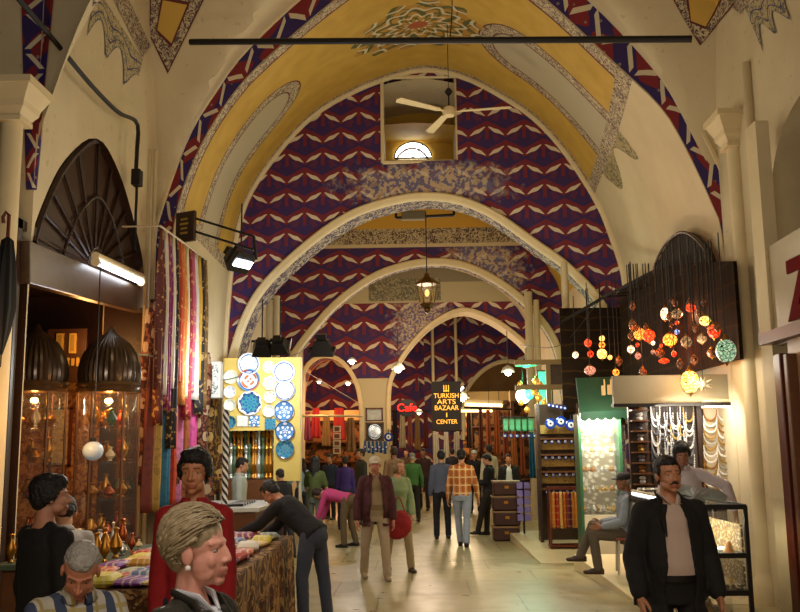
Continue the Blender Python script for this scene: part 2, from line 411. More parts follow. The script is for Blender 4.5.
# ================================================================== groin vault of the near bay
Lc = [(-4.05,9.2),(4.05,7.2),(-3.9,13.2),(3.9,11.2)]
def bil(s,t):
    a = V((*Lc[0],0)).lerp(V((*Lc[1],0)), s); b = V((*Lc[2],0)).lerp(V((*Lc[3],0)), s); return a.lerp(b,t)
zs = sorted([((p.x-b_out[0].x)/(b_out[-1].x-b_out[0].x), p.z) for p in b_out])
def zmain(s):
    for (a,za),(b,zb) in zip(zs, zs[1:]):
        if a <= s <= b: return za+(zb-za)*(s-a)/max(1e-6,b-a)
    return zs[0][1]
SPR = 4.9
def zside(t): q = abs(2*t-1); return SPR + 4.3*math.sqrt(max(0,1-q**2.2))
mb = MB()
ss = [.5-.5*math.cos(PI*k/60) for k in range(61)]; ts = [.5-.5*math.cos(PI*k/40) for k in range(41)]
mb.grid(60,40, lambda a,b: (lambda s,t: V((bil(s,t).x, bil(s,t).y, min(9.3,max(zmain(s), zside(t))))))(ss[round(a*60)], ts[round(b*40)]))
g = mb.build('ceiling_groin_vault', PLASTER, kind='structure', smooth=True)
bvh = BVHTree.FromPolygons([v.co for v in g.data.vertices], [p.vertices for p in g.data.polygons])
# ================================================================== side walls of the near bay
plL = ((-4.05,9.2),(-3.9,13.2)); plR = ((4.05,7.2),(3.9,11.2))
def rect_outer(pl, inner, ztop, ext=0):
    (xa,ya),(xb,yb) = pl; n = len(inner); out = []
    for k, p in enumerate(inner):
        f = k/(n-1)
        if f < .35: q = V((xa,ya,ztop*f/.35))
        elif f > .65: q = V((xb,yb,ztop*(1-f)/.35))
        else: t = (f-.35)/.3; q = V((xa+(xb-xa)*t, ya+(yb-ya)*t, ztop))
        out.append(q)
    return out
fanL = arc([(29,262),(32,236),(40,210),(58,170),(78,146),(93,138),(106,146),(122,180),(135,225),(143,262),(146,292)], plL, 40)
innerL = legs(fanL); innerL.sort(key=lambda p: 0) 
# left plane starts nearer on the picture's left
arch_wall('wall_left', rect_outer(plL, innerL, 9.35), innerL, (-.6,0,0), [PLASTER, DWOOD])
fanR = arc([(1010,300),(985,200),(930,110),(880,70),(845,64),(810,84),(790,112),(776,152),(770,203),(765,290)], plR, 40)
innerR = legs(fanR); arch_wall('wall_right', rect_outer(plR, innerR, 9.35), innerR, (.6,0,0), [PLASTER, CREAM])
def pier(name, pts, z=9.4):
    mb = MB(); mb.poly([V((x,y,0)) for x,y in pts], (0,0,z)); return mb.build(name, PLASTER, kind='structure')
pL = b_out[0]; qL = b_in[0]
pier('wall_pier_left', [(-3.92,13.0),(pL.x,pL.y),(qL.x,qL.y),(qL.x,qL.y+.3),(-4.6,13.6),(-4.6,13.0)], 5.2)
pR = b_out[-1]; qR = b_in[-1]
pier('wall_pier_right', [(3.95,11.05),(pR.x,pR.y),(qR.x,qR.y),(qR.x,qR.y+.3),(4.7,11.6),(4.7,11.0)], 5.2)
# shadowing masses outside the hall
for nm, x in (('wall_outer_left',-6.6),('wall_outer_right',6.6)):
    mb = MB(); mb.box((x,25,4.7),(.3,64,9.8)); mb.build(nm, DARK, kind='structure')
mb = MB(); mb.box((0,27,9.9),(13.6,58,.2)); mb.build('ceiling_roof', DARK, kind='structure')
# painted ornaments lying on the vault
def patch(name, q, m, nu=10, nv=10, zig=0, uvf=None):
    mb = MB()
    def fn(s,t):
        if zig: t = t*(1-zig*abs(math.sin(s*PI*2.5)))
        a = V((*q[0],0)).lerp(V((*q[1],0)), s); b = V((*q[3],0)).lerp(V((*q[2],0)), s); c = a.lerp(b,t)
        d = ray(c.x,c.y).normalized(); h = bvh.ray_cast(O, d)
        for bb in bvhs:
            h2 = bb.ray_cast(O, d)
            if h2[0] is not None and (h[0] is None or h2[3] < h[3]): h = h2
        if h[0] is None: return O + d*12
        nn = h[1] if h[1].dot(d) < 0 else -h[1]
        return h[0] + nn*.012
    mb.grid(nu, nv, fn, uvf); return mb.build(name, m, kind='structure')
bvhs = []
for o in list(C.objects):
    if o.name in ('wall_left','wall_right','wall_pier_left','wall_pier_right'):
        bvhs.append(BVHTree.FromPolygons([v.co for v in o.data.vertices], [p.vertices for p in o.data.polygons]))
patch('trim_painted_yellow_left', [(150,-16),(212,-16),(168,74),(150,36)], ORNY, 14,14)
patch('trim_painted_fringe_left', [(96,-12),(142,60),(132,100),(86,36)], ORNF, 24,8, zig=.6)
patch('trim_painted_border_left', [(106,-14),(122,-14),(150,46),(142,58)], SCROLL)
patch('trim_painted_yellow_right', [(664,-16),(752,-16),(700,46),(690,30)], ORNY, 14,14)
patch('trim_painted_border_right', [(728,4),(742,-16),(760,-16),(742,14)], SCROLL)
patch('trim_painted_fringe_right', [(746,8),(772,-16),(800,14),(764,52)], ORNF, 24,8, zig=.5)
# near feather strip beside the left column
patch('trim_feather_strip_left', [(20,-8),(56,-8),(36,190),(26,190)], BAND, 6,24, 0, lambda s,t: (t*3.4, s))
# ================================================================== second, third, fourth transverse walls
plW2 = ((-4,24.6),(4,24.6)); plW3 = ((-6,32),(8,32)); plW4 = ((-6,42),(10,42))
def w2col():
    x,y,z,_ = coords(); f = feather(1.05,.52,(1.9,6.6,1.3,1.2))()
    zb = PZ_W2; c = mixc(gt(z,zb-.04), f, '#c0b08a'); c = mixc(gt(z,zb+.06), c, scroll_col('#4f4038','#b3a482',9,.2)); c = mixc(gt(z,zb+.50), c, '#c09838'); return c
PZ_W2 = P(400,246,24.6).z
T2 = mat('second_wall_paint', w2col, .7)
def box_outer(px0, px1, pytop, pl, inner):
    a = PL(px0,300,pl); b = PL(px1,300,pl); zt = PL((px0+px1)/2,pytop,pl).z; return rect_outer(((a.x,a.y),(b.x,b.y)), inner, zt)
i2 = legs(arc([(278,400),(290,365),(302,343),(335,305),(370,279),(400,267),(432,262),(465,266),(500,283),(530,308),(556,345),(566,400)], plW2, 50))
arch_wall('wall_second', box_outer(190,650,170,plW2,i2), i2, (0,.8,0), [T2, _mats['painted_soffit']])
mb = MB(); sweep(mb, i2[1:-1], (0,-1,0), .2,.1); mb.build('trim_second_arch', CREAM, kind='structure')
z3a = P(400,303,32).z; z3b = P(400,378,32).z
def w3col():
    x,y,z,_ = coords(); f = feather(1.25,.72,(.2,6.0,1.2,1.6))()
    c = mixc(lt(z,z3b), f, '#b4ab88'); c = mixc(gt(z,z3a), c, mixc(gt(z,z3a+.75)+gt(x,-.6)*.0, '#a89f7e', '#7c7460'))
    c = mixc(gt(z,z3a+.08)*lt(z,z3a+.9)*lt(x,.9)*gt(x,-1.7), c, scroll_col('#8d866c','#5b5a48',6,.2)); return c
i3 = legs(arc([(389,430),(389,392),(394,372),(412,344),(435,322),(462,310),(488,317),(512,332),(532,352),(542,380),(542,430)], plW3, 50))
mb = MB()
W3 = arch_wall('wall_third', box_outer(180,680,240,plW3,i3), i3, (0,1.6,0), [mat('third_wall_paint', w3col, .7), CREAM])
io = legs(arc([(298,450),(299,400),(304,372),(315,359),(328,356),(342,362),(355,380),(361,405),(362,450)], plW3, 40))
co = MB(); ring = [p+V((0,-.5,0)) for p in io]; co.poly(ring, (0,3,0)); co = co.build('cutter', OPLAS)
m = W3.modifiers.new('b','BOOLEAN'); m.object = co; m.solver = 'EXACT'; dg = bpy.context.evaluated_depsgraph_get()
me = bpy.data.meshes.new_from_object(W3.evaluated_get(dg)); W3.modifiers.clear(); W3.data = me; bpy.data.objects.remove(co)
mb = MB(); nn = len(io); mb.add([p+V((0,-.02,0)) for p in io]+[p*1.0+V((0,1.7,0)) for p in io], [(k,k+1,nn+k+1,nn+k) for k in range(nn-1)]); mb.build('wall_side_arch_lining', OPLAS, kind='structure', smooth=True)
mb = MB(); sweep(mb, io[1:-1], (0,-1,0), .16,.1); mb.build('trim_side_arch', CREAM, kind='structure')
mb = MB(); sweep(mb, i3[1:-1], (0,-1,0), .16,.12); mb.build('trim_third_arch', CREAM, kind='structure')
i4 = legs(arc([(463,440),(464,400),(472,382),(488,367),(508,361),(528,368),(548,385),(556,440)], plW4, 40))
arch_wall('wall_fourth', box_outer(400,620,240,plW4,i4), i4, (0,.8,0), [mat('fourth_wall_paint', feather(1.5,.9), .7), CREAM])
mb = MB(); sweep(mb, i4[1:-1], (0,-1,0), .2,.15); mb.build('trim_fourth_arch', CREAM, kind='structure')
# pilasters and downpipes seen between the arches
mb = MB()
for px,y0,D,w in ((432,318,40,.14),(455,312,40,.14)):
    t = P(px,y0,D); mb.cyl((t.x,t.y,0),(t.x,t.y,t.z),w/2)
mb.build('trim_far_pipes', PIPE, kind='structure')
mb = MB()
for px,y0,D,w in ((270,300,20.5,.18),(277,296,20.5,.14),(528,292,24.2,.22),(536,300,24.2,.16),(564,262,17,.14)):
    t = P(px,y0,D); mb.cyl((t.x,t.y,0),(t.x,t.y,t.z),w/2)
mb.build('trim_pipes', PIPE, kind='structure')
# side walls and ceilings further on
for nm, x in (('wall_left_far',-4.2),('wall_right_far',4.2)):
    mb = MB(); mb.box((x,25.6,4.5),(.3,14,9)); mb.build(nm, PLASTER, kind='structure')
mb = MB()
mb.grid(20,6, lambda a,b: V((4.1*math.cos(PI*(1-a)), 18+6.6*b, 5.3+3.2*math.sin(PI*a)))); mb.build('ceiling_third_bay', YEL, kind='structure', smooth=True)
mb = MB(); mb.grid(20,6, lambda a,b: V((4.1*math.cos(PI*(1-a)), 25.4+6.6*b, 5.3+3.0*math.sin(PI*a)))); mb.build('ceiling_fourth_bay', PLASTER, kind='structure', smooth=True)
mb = MB(); mb.box((2,50,3.5),(16,.3,7.5)); mb.build('wall_end', mat('end_wall', '#6b5636', .8, var=.4, vs=2), kind='structure')
mb = MB(); mb.box((-3.2,37,3),(7,.3,7)); mb.build('wall_side_street', mat('side_street_wall', feather(1.4,.8), .8), kind='structure')
# ================================================================== columns
def column(px_, py_top, base_px, D, X, label, rad=.11):
    t = P(px_, py_top, D); r = thing('column', label, 'column', (X, D, 0))
    mb = MB(); H = t.z; cap = .42
    mb.lathe([(rad*1.5,0),(rad*1.5,.25),(rad*1.15,.3),(rad,.4),(rad,H-cap)], n=20); mb.build('shaft', CREAM, r, True)
    mb = MB(); 
    for (z0_,z1_,w0,w1) in ((H-cap,H-cap+.05,rad*2.5,rad*2.5),(H-cap+.05,H-.28,rad*2.1,rad*3.2),(H-.28,H-.22,rad*3.2,rad*3.4),(H-.22,H-.07,rad*3.4,rad*4.6),(H-.07,H,rad*5,rad*5)):
        a,b = w0/2*1.1,w1/2*1.1
        mb.add([(-a,-a,z0_),(a,-a,z0_),(a,a,z0_),(-a,a,z0_),(-b,-b,z1_),(b,-b,z1_),(b,b,z1_),(-b,b,z1_)],[(0,3,2,1),(4,5,6,7),(0,1,5,4),(1,2,6,5),(2,3,7,6),(3,0,4,7)])
    mb.build('capital', CREAM, r); return r
cl = P(2,300,8.9); column(24,86,12,8.9,cl.x, 'cream column with stepped capital at the left edge, umbrella on it', .11)
cr = P(746,300,10.6); column(735,116,741,10.6,cr.x, 'cream column with stepped capital right of the glowing lanterns', .1)
mb = MB(); t = P(727,380,10.8); mb.cyl((t.x+.22,t.y-.75,0),(t.x+.22,t.y-.75,6.2),.05); o = mb.build('downpipe', PIPE); tag(o,'thin cream downpipe running up beside the right column','pipe')
# tie rod
mb = MB(); plT = ((-3.9,11.9),(3.9,10.1)); a = PL(190,42,plT); b = PL(692,39,plT); mb.cyl(a,b,.042,n=10)
tag(mb.build('tie_rod', IRON),'long dark iron tie rod spanning the vault below the painted medallion','rod')
# ================================================================== people
def vox_mesh(mb, voxel, it=3, noise_amp=0, nscale=.05):
    o = mb.build('tmp', PLASTER); m = o.modifiers.new('r','REMESH'); m.mode = 'VOXEL'; m.voxel_size = voxel; m.use_smooth_shade = True
    if it: k = o.modifiers.new('s','SMOOTH'); k.factor = .5; k.iterations = it
    if noise_amp:
        tx = bpy.data.textures.get('cl%g'%nscale) or bpy.data.textures.new('cl%g'%nscale,'CLOUDS'); tx.noise_scale = nscale
        d = o.modifiers.new('d','DISPLACE'); d.texture = tx; d.strength = noise_amp; d.mid_level = .5
    me = bpy.data.meshes.new_from_object(o.evaluated_get(bpy.context.evaluated_depsgraph_get()))
    bpy.data.objects.remove(o); return me
def link_mesh(name, me, mats, parent, fn=None):
    me.materials.clear()
    for m in (mats if isinstance(mats,(list,tuple)) else [mats]): me.materials.append(m)
    if fn:
        for p in me.polygons: p.material_index = fn(p.center)
    else: me.polygons.foreach_set('material_index', [0]*len(me.polygons))
    me.polygons.foreach_set('use_smooth', [True]*len(me.polygons))
    me.name = name; o = bpy.data.objects.new(name, me); C.objects.link(o); o.parent = parent; return o
def join_meshes(ms):
    bm = bmesh.new()
    for m in ms: bm.from_mesh(m)
    me = bpy.data.meshes.new('j'); bm.to_mesh(me); bm.free(); return me
def capsule(mb, p0, r0, p1, r1, n=14):
    mb.tube([p0,p1],[r0,r1],n); mb.ball(p0,r0,n); mb.ball(p1,r1,n)
def limb(mb, pts, rs, n=14):
    for a,b,ra,rb in zip(pts,pts[1:],rs,rs[1:]): capsule(mb,a,ra,b,rb,n)
def loft(mb, M, o, rings, n=24, arc0=None, th=.02):
    """rings: (z, halfwidth, halfdepth, yoff) in torso frame; arc0 = half opening angle at the front"""
    vs, fs = [], []
    if arc0 is None:
        for z,w,d,y in rings:
            for k in range(n):
                a = 2*PI*k/n; vs.append(o + M @ V((w*math.cos(a), y+d*math.sin(a), z)))
        for i in range(len(rings)-1):
            for k in range(n): k2=(k+1)%n; fs.append((i*n+k,i*n+k2,(i+1)*n+k2,(i+1)*n+k))
        fs += [tuple(range(n))[::-1], tuple((len(rings)-1)*n+k for k in range(n))]
    else:
        m = n+1
        for i,(z,w,d,y) in enumerate(rings):
            op = arc0[i] if isinstance(arc0,(list,tuple)) else arc0
            for s in (0,-th):
                for k in range(m):
                    a = PI/2+op+(2*PI-2*op)*k/n; vs.append(o + M @ V(((w+s)*math.cos(a), y+(d+s)*math.sin(a), z)))
        for i in range(len(rings)-1):
            A=i*2*m; B=(i+1)*2*m
            for k in range(n):
                fs.append((A+k,A+k+1,B+k+1,B+k)); fs.append((A+m+k+1,A+m+k,B+m+k,B+m+k+1))
            fs.append((A,B,B+m,A+m)); fs.append((A+n,A+m+n,B+m+n,B+n))
        for A in (0,(len(rings)-1)*2*m):
            for k in range(n): fs.append((A+k,A+m+k,A+m+k+1,A+k+1))
    mb.add(vs, fs)
def hand(mb, w, d, nrm, side, s=1, curl=.5):
    """w wrist, d direction, nrm = palm normal (the side the fingers curl to)"""
    d = V(d).normalized(); nrm = (V(nrm)-d*V(nrm).dot(d)).normalized(); x = d.cross(nrm)*side   # x points to the thumb side
    q = lambda a,b,c: V(w) + (x*a + d*b + nrm*c)*s
    limb(mb, [q(0,-.02,0), q(0,.02,0)], [.025*s,.026*s], 10)
    for a in (-.027,-.009,.009,.027): limb(mb, [q(a*.6,.02,0), q(a,.09,0)], [.017*s,.0115*s], 10)
    for a,L in ((-.030,.060),(-.010,.074),(.010,.080),(.030,.072)):
        pts = [q(a,.088,0)]; ang = 0
        for seg,k in ((.45,.5),(.32,1.0),(.23,.8)):
            ang += curl*k; p = pts[-1]; pts.append(p + (d*math.cos(ang)+nrm*math.sin(ang))*L*seg*s)
        limb(mb, pts, [.0095*s,.009*s,.008*s,.0068*s], 8)
    t0 = q(.022,.02,.004); t1 = q(.048,.052,.016); t2 = q(.056,.08,.024); t3 = q(.054,.102,.03)
    limb(mb, [t0,t1,t2,t3], [.016*s,.0125*s,.0105*s,.008*s], 8)
SK = {}
def skin(c):
    if c not in SK: SK[c] = (mat('skin_'+c.strip('#'), c, .5, var=.07, vs=25), mat('lips_'+c.strip('#'), lambda: mixc(.5, c, '#8a3a34'), .45), mat('brow_'+c.strip('#'), lambda: mixc(.75, c, '#1c120d'), .7))
    return SK[c]
EYEW = mat('eye_white', '#8f8479', .35, var=0); EYED = mat('eye_iris', '#1a100a', .15, var=0)
def hairm(n,c): return mat('hair_'+n, lambda: mixc(noise(60,3,vec=coords()[3]), c, mixc(.5, c, '#000000')), .5, bump=.6, bs=90)
HB = hairm('black','#15100d'); HBR = hairm('brown','#33201a'); HG = hairm('grey','#b4aea6'); HBL = hairm('blond','#8a7350')
SHB = mat('black_shoe','#14100e',.35); SHT = mat('brown_shoe','#3b2a1c',.5)
def person(label, loc, h=1.75, rz=180, top=('shirt','#888888'), legs_c='#2b2b33', shoe=SHB, hair=('short',HB), skc='#b98563',
           lean=0, tw=0, head=(0,0,0), aL=((-.16,0,-1),(-.06,.2,-1)), aR=((.16,0,-1),(.06,.2,-1)), lL=((-.05,.1,-1),(-.02,-.05,-1)), lR=((.05,-.1,-1),(.02,-.25,-1)),
           res=.02, curl=.45, fem=False, belly=0, foot=(0,0), beard=None, z0=0, inner=None, width=1, palm=None, grp=None, lower='trousers', extra=None):
    s = h/1.75; root = thing('person', label, 'person', loc, R(rz)); root.location.z = z0
    if grp: root['group'] = grp
    near = res < .0125
    thl, shl = .435*s, .415*s
    jl = {}
    for sd,(th,sh) in ((-1,lL),(1,lR)):
        hp = V((sd*.09*s,0,-.02*s)); kn = hp + V(th).normalized()*thl; an = kn + V(sh).normalized()*shl; jl[sd] = [hp,kn,an]
    low = min(jl[-1][2].z, jl[1][2].z); hz = -low + .085*s; hc = V((0,0,hz))
    for sd in jl: jl[sd] = [p+hc for p in jl[sd]]
    Mt = Matrix.Rotation(R(tw),3,'Z') @ Matrix.Rotation(-R(lean),3,'X')
    Mh = Mt @ Matrix.Rotation(R(head[0]),3,'Z') @ Matrix.Rotation(R(lean*.0+head[1]),3,'X') @ Matrix.Rotation(R(head[2]),3,'Y')
    W = (.9 if fem else 1)*width
    sh = {sd: hc + Mt @ V((sd*.165*W*s, 0, .425*s)) for sd in (-1,1)}
    nb = hc + Mt @ V((0,-.012*s,.51*s)); hd = nb + Mt @ V((0,.005*s,.05*s)) + Mh @ V((0,.03*s,.095*s))
    ja = {}
    for sd,(u,f) in ((-1,aL),(1,aR)):
        el = sh[sd] + V(u).normalized()*.29*s; wr = el + V(f).normalized()*.25*s; ja[sd] = [sh[sd], el, wr]
    def rings(off, lo, hi=.53, dz=0):
        base = [(-.14,.155,.105,0),(-.06,.168,.118,0),(.02,.16,.112+belly*.6,belly*.6),(.10,.148-(.018 if fem else 0),.102+belly,belly),(.2,.15-(.012 if fem else 0),.104+belly*.6,belly*.6),(.3,.165,.112+(.012 if fem else 0),.0+(.012 if fem else 0)),(.38,.168,.112,0),(.435,.142,.1,-.005),(.48,.098,.078,-.01),(.53,.066,.062,-.012)]
        return [(z*s,(w*W+off)*s,(d+off)*s,y*s) for z,w,d,y in base if lo <= z <= hi]
    # ---- body: one continuous surface
    mb = MB(); loft(mb, Mt, hc, rings(-.012,.0)); loft(mb, Mt, hc, [((z_)*s,.12*s,.075*s,0) for z_ in ((-.12,.05) if lean < 40 else (-.03,.05))])
    capsule(mb, nb-Mt@V((0,0,.04*s)), .058*s*(.9 if fem else 1), hd-Mh@V((0,.028*s,.07*s)), .05*s*(.88 if fem else 1))
    for sd in (-1,1):
        limb(mb, ja[sd][:1]+[ja[sd][0].lerp(ja[sd][1],.45)]+ja[sd][1:2], [.05*s,.043*s,.036*s]); limb(mb, [ja[sd][1], ja[sd][1].lerp(ja[sd][2],.35), ja[sd][2]], [.037*s,.038*s,.024*s])
        limb(mb, [jl[sd][0], jl[sd][0].lerp(jl[sd][1],.5), jl[sd][1]], [.08*s,.07*s,.05*s]); limb(mb, [jl[sd][1], jl[sd][1].lerp(jl[sd][2],.35), jl[sd][2]], [.05*s,.052*s,.036*s])
        fd = V((math.sin(R(-foot[0 if sd<0 else 1])), math.cos(R(foot[0 if sd<0 else 1])),0))
        limb(mb, [jl[sd][2]+V((0,0,-.04*s)), jl[sd][2]+fd*.12*s+V((0,0,-.055*s))],[.032*s,.024*s])
    parts = [vox_mesh(mb, max(res,.012), 2)]
    hm = MB(); T = lambda a,b,c: hd + Mh @ (V((a,b,c))*s)
    B = lambda c, r: hm.ball(T(*c), tuple(v*s for v in r), 18, Mh)
    B((0,-.015,.032),(.075,.094,.086)); B((0,.022,-.03),(.058,.066,.082)); B((0,.03,-.06),(.047,.05,.05)); B((0,.062,-.094),(.022,.02,.018))
    for a in (-1,1):
        B((a*.036,.056,-.03),(.020,.018,.026)); B((a*.078,-.006,-.008),(.010,.02,.033)); B((a*(.038 if fem else .043),.03,-.065),((.012 if fem else .017),.034,.028))
    limb(hm, [T(0,.080,.014),T(0,.093,-.010),T(0,(.098 if fem else .103),-.031)], [.008*s,.0085*s,.0115*s], 10); B((.012,.089,-.036),(.008,.01,.007)); B((-.012,.089,-.036),(.008,.01,.007))
    limb(hm, [T(-.046,.060,.022),T(-.018,.076,.021),T(.018,.076,.021),T(.046,.060,.022)], [.010*s,.010*s,.010*s,.010*s], 8); [limb(hm, [T(a*.018,.074,.0085),T(a*.031,.0735,.0105),T(a*.045,.062,.006)], [.0045*s]*3, 8) for a in (-1,1)]; [limb(hm, [T(a*.018,.071,-.009),T(a*.031,.0705,-.0115),T(a*.045,.060,-.007)], [.004*s]*3, 8) for a in (-1,1)]
    limb(hm, [T(-.021,.078,-.064),T(0,.089,-.061),T(.021,.078,-.064)],[.0055*s,.0075*s,.0055*s],8); limb(hm, [T(-.018,.076,-.074),T(0,.085,-.074),T(.018,.076,-.074)],[.006*s,.008*s,.006*s],8)
    capsule(hm, T(0,-.025,-.05), .05*s*(.88 if fem else 1), nb, .055*s*(.88 if fem else 1))
    parts.append(vox_mesh(hm, .0042 if res<.008 else (.006 if near else .012), 2))
    for sd in (-1,1):
        hh = MB(); d = (ja[sd][2]-ja[sd][1]).normalized(); pn = V((-sd,0,0)) if palm is None else V(palm[0 if sd<0 else 1])
        if abs(pn.normalized().dot(d)) > .9: pn = V((0,-1,0))
        hand(hh, ja[sd][2]+d*.02*s, d, pn, 1 if sd>0 else -1, s, curl); parts.append(vox_mesh(hh, .0042 if near else .009, 1))
    sk = skin(skc); inv = Mh.inverted()
    def region(c):
        q = inv @ (c-hd)/s
        if abs(q.x) < .027 and -.082 < q.z < -.056 and q.y > .068 and near: return 1
        if near and not fem and .012 < abs(q.x) < .047 and .020 < q.z < .0275 and q.y > .06: return 2
        return 0
    body = link_mesh('body', join_meshes(parts), list(sk), root, region)
    if near:
        for a in (-1,1):
            eb = MB(); eb.ball(T(a*.031,.0625,-.001), (.0125*s,.012*s,.009*s), 16, Mh); eb.mi = 1; eb.ball(T(a*.031,.0690,.0), (.0065*s,.0062*s,.0062*s), 12, Mh); eb.build('eye', [EYEW,EYED], root, True)
        if beard:
            bb = MB(); limb(bb, [T(-.028,.074,-.058),T(-.01,.088,-.051),T(.01,.088,-.051),T(.028,.074,-.058)],[.005*s,.0075*s,.0075*s,.005*s],8); link_mesh('moustache', vox_mesh(bb,.003,1), beard, root)
    # ---- hair
    st, hmat = hair
    if st != 'custom':
        hb = MB(); H = lambda c, r: hb.ball(T(*c), tuple(v*s for v in r), 16, Mh)
        if st in ('short','long','bob','full','thin'):
            k = {'thin':-.003}.get(st,0)+(.008 if st=='full' else 0)
            H((0,-.028,.048),(.081+k,.094+k,.082+k)); H((0,.018,.078),(.062+k,.062+k,.045+k))
            H((0,-.06,.0),(.072+k,.058+k,.075+k))
            if st != 'thin':
                for a in (-1,1): H((a*.068,-.012,.03),(.018+k,.045,.045))
            if st in('full',):
                for a in (-1,0,1): H((a*.035,.04,.095),(.034,.035,.026))
                for a in (-1,1): H((a*.075,-.02,.015),(.02,.05,.055))
            if st == 'bob':
                for a in (-1,1): H((a*.07,-.02,-.02),(.028,.06,.07))
                H((0,-.06,-.05),(.075,.05,.07))
            if st == 'long':
                for a in (-1,1): limb(hb,[T(a*.065,-.03,.0),T(a*.07,-.05,-.1),T(a*.06,-.085,-.22)],[.03*s,.04*s,.03*s])
                limb(hb,[T(0,-.06,0),T(0,-.085,-.12),T(0,-.1,-.28)],[.06*s,.07*s,.05*s])
        if st == 'cap':
            H((0,-.012,.055),(.086,.103,.075)); hb.ball(T(0,.10,.045),(.06*s,.06*s,.010*s),16,Mh)
            ob = MB(); ob.ball(T(0,-.05,.0),(.076*s,.062*s,.06*s),14,Mh); link_mesh('hair', vox_mesh(ob,max(res*.6,.006),1), HG, root)
            link_mesh('cap', vox_mesh(hb,.009,1), hmat, root)
        else: link_mesh('hair', vox_mesh(hb, .005 if near else .01, 1, .012*s if near else .01, .02), hmat, root)
    # ---- clothes
    vx = .009 if near else (.013 if res < .019 else .018)
    kind = top[0]; tm = top[1] if not isinstance(top[1], str) else mat('cloth_'+top[1].strip('#'), top[1], .85, var=.1, vs=8, bump=.2, bs=120)
    off = {'shirt':.014,'polo':.014,'jacket':.032,'sweater':.02,'tee':.012}[kind]
    hem = -.1 if kind in('shirt','sweater','polo','tee') else -.17
    if lean > 40: hem = -.07
    cb = MB(); rr = rings(off, hem, .5); 
    if kind == 'jacket':
        rr = [(-.2*s,(.172*W+off)*s,(.125+off+belly*.5)*s,belly*.5*s)] + rings(off,-.15,.5)
        n_ = len(rr); op = [(.50-.30*min(1,abs(i/(n_-1)-.3)*1.2)) for i in range(n_)]
        loft(cb, Mt, hc, rr, 30, [o_*1.15 for o_ in op], max(.022, vx*2.2)*1.0)
        im = inner if inner is not None else mat('inner_shirt','#c9bcae',.8)
        ib = MB(); loft(ib, Mt, hc, rings(.012,.02,.5)); link_mesh('shirt', vox_mesh(ib, vx, 2, .004, .06), im, root)
        cl = MB()
        for a in (-1,1): cl.tube([hc+Mt@V((a*.062*s,-.02*s,.53*s)), hc+Mt@V((a*.05*s,.045*s,.515*s)), hc+Mt@V((a*.02*s,.085*s,.47*s))],[.022*s,.024*s,.012*s],8,flat=.4)
        cl.build('collar', im, root, True)
        cl = MB()
        for a in (-1,1): cl.tube([hc+Mt@V((a*.075*s,-.03*s,.535*s)), hc+Mt@V((a*.075*s,.05*s,.50*s)), hc+Mt@V((a*.085*s,.12*s,.40*s)), hc+Mt@V((a*.075*s,(.135+belly*.5)*s,.28*s))],[.02*s,.03*s,.034*s,.008*s],8,flat=.35)
        cl.build('lapel', tm, root, True)
    else:
        loft(cb, Mt, hc, rr)
        if kind in ('shirt','polo'):
            cl = MB()
            cl.lathe([(.062*s,-.035*s),(.060*s,.006*s),(.066*s,.010*s),(.088*s,-.028*s)], n=20, a0=PI/2+.3, a1=PI/2+2*PI-.3)
            for i,p in enumerate(cl.v): cl.v[i] = nb + Mt @ (V(p)+V((0,.012*s,.005*s)))
            cl.build('collar', tm if not extra else extra, root, True, solid=.004)
            if near:
                bt = MB(); pts = [hc+Mt@V((0,(dd_+yy_)*1.0+.002,zz_)) for zz_,ww_,dd_,yy_ in rings(off,0,.46)]
                for p,q in zip(pts,pts[1:]): bt.cyl(p,q,.0016*s,n=6)
                for p in pts: bt.ball(p,(.006,.003,.006),8)
                bt.build('button_placket', tm, root, True)
    for sd in (-1,1):
        j = ja[sd]; k = 1.0
        capsule(cb, hc+Mt@V((sd*.05*s,-.01*s,.475*s)), (.036+off*.4)*s, j[0], (.05+off*.45)*s)
        if kind in ('polo','tee'): limb(cb, [j[0], j[0].lerp(j[1],.75)], [(.05+off)*s,(.052+off*.8)*s])
        else:
            ro = off*.8+.004
            limb(cb, [j[0], j[0].lerp(j[1],.5), j[1]], [(.05+ro)*s,(.044+ro)*s,(.041+ro)*s]); limb(cb, [j[1], j[1].lerp(j[2],.5), j[1].lerp(j[2],.94)], [(.041+ro)*s,(.037+ro)*s,(.028+ro)*s])
    gt_ = link_mesh({'shirt':'shirt','polo':'polo_shirt','jacket':'jacket','sweater':'sweater','tee':'top'}[kind], vox_mesh(cb, vx, 3, .012 if near else .008, .07), tm, root)
    for o_ in list(root.children):
        if o_.name.split('.')[0] in ('collar','lapel','button_placket'): o_.parent = gt_
    lm = legs_c if not isinstance(legs_c, str) else mat('trousers_'+legs_c.strip('#'), legs_c, .85, var=.12, vs=8, bump=.2, bs=100)
    lb = MB(); loft(lb, Mt, hc, rings(.008,-.15 if lean < 40 else -.07,.12))
    lb.ball(hc+V((0,(-.02 if lean < 40 else -.035)*s,-.05*s)), (.155*W*s,(.115 if lean < 40 else .125)*s,(.09 if lean < 40 else .13)*s), 16)
    for sd in (-1,1):
        j = jl[sd]; limb(lb, [j[0], j[0].lerp(j[1],.5), j[1]], [.096*s,.085*s,.068*s]); limb(lb, [j[1], j[1].lerp(j[2],.5), j[1].lerp(j[2],1.0)], [.068*s,.064*s,.060*s])
    link_mesh('trousers', vox_mesh(lb, vx, 3, .01, .08), lm, root)
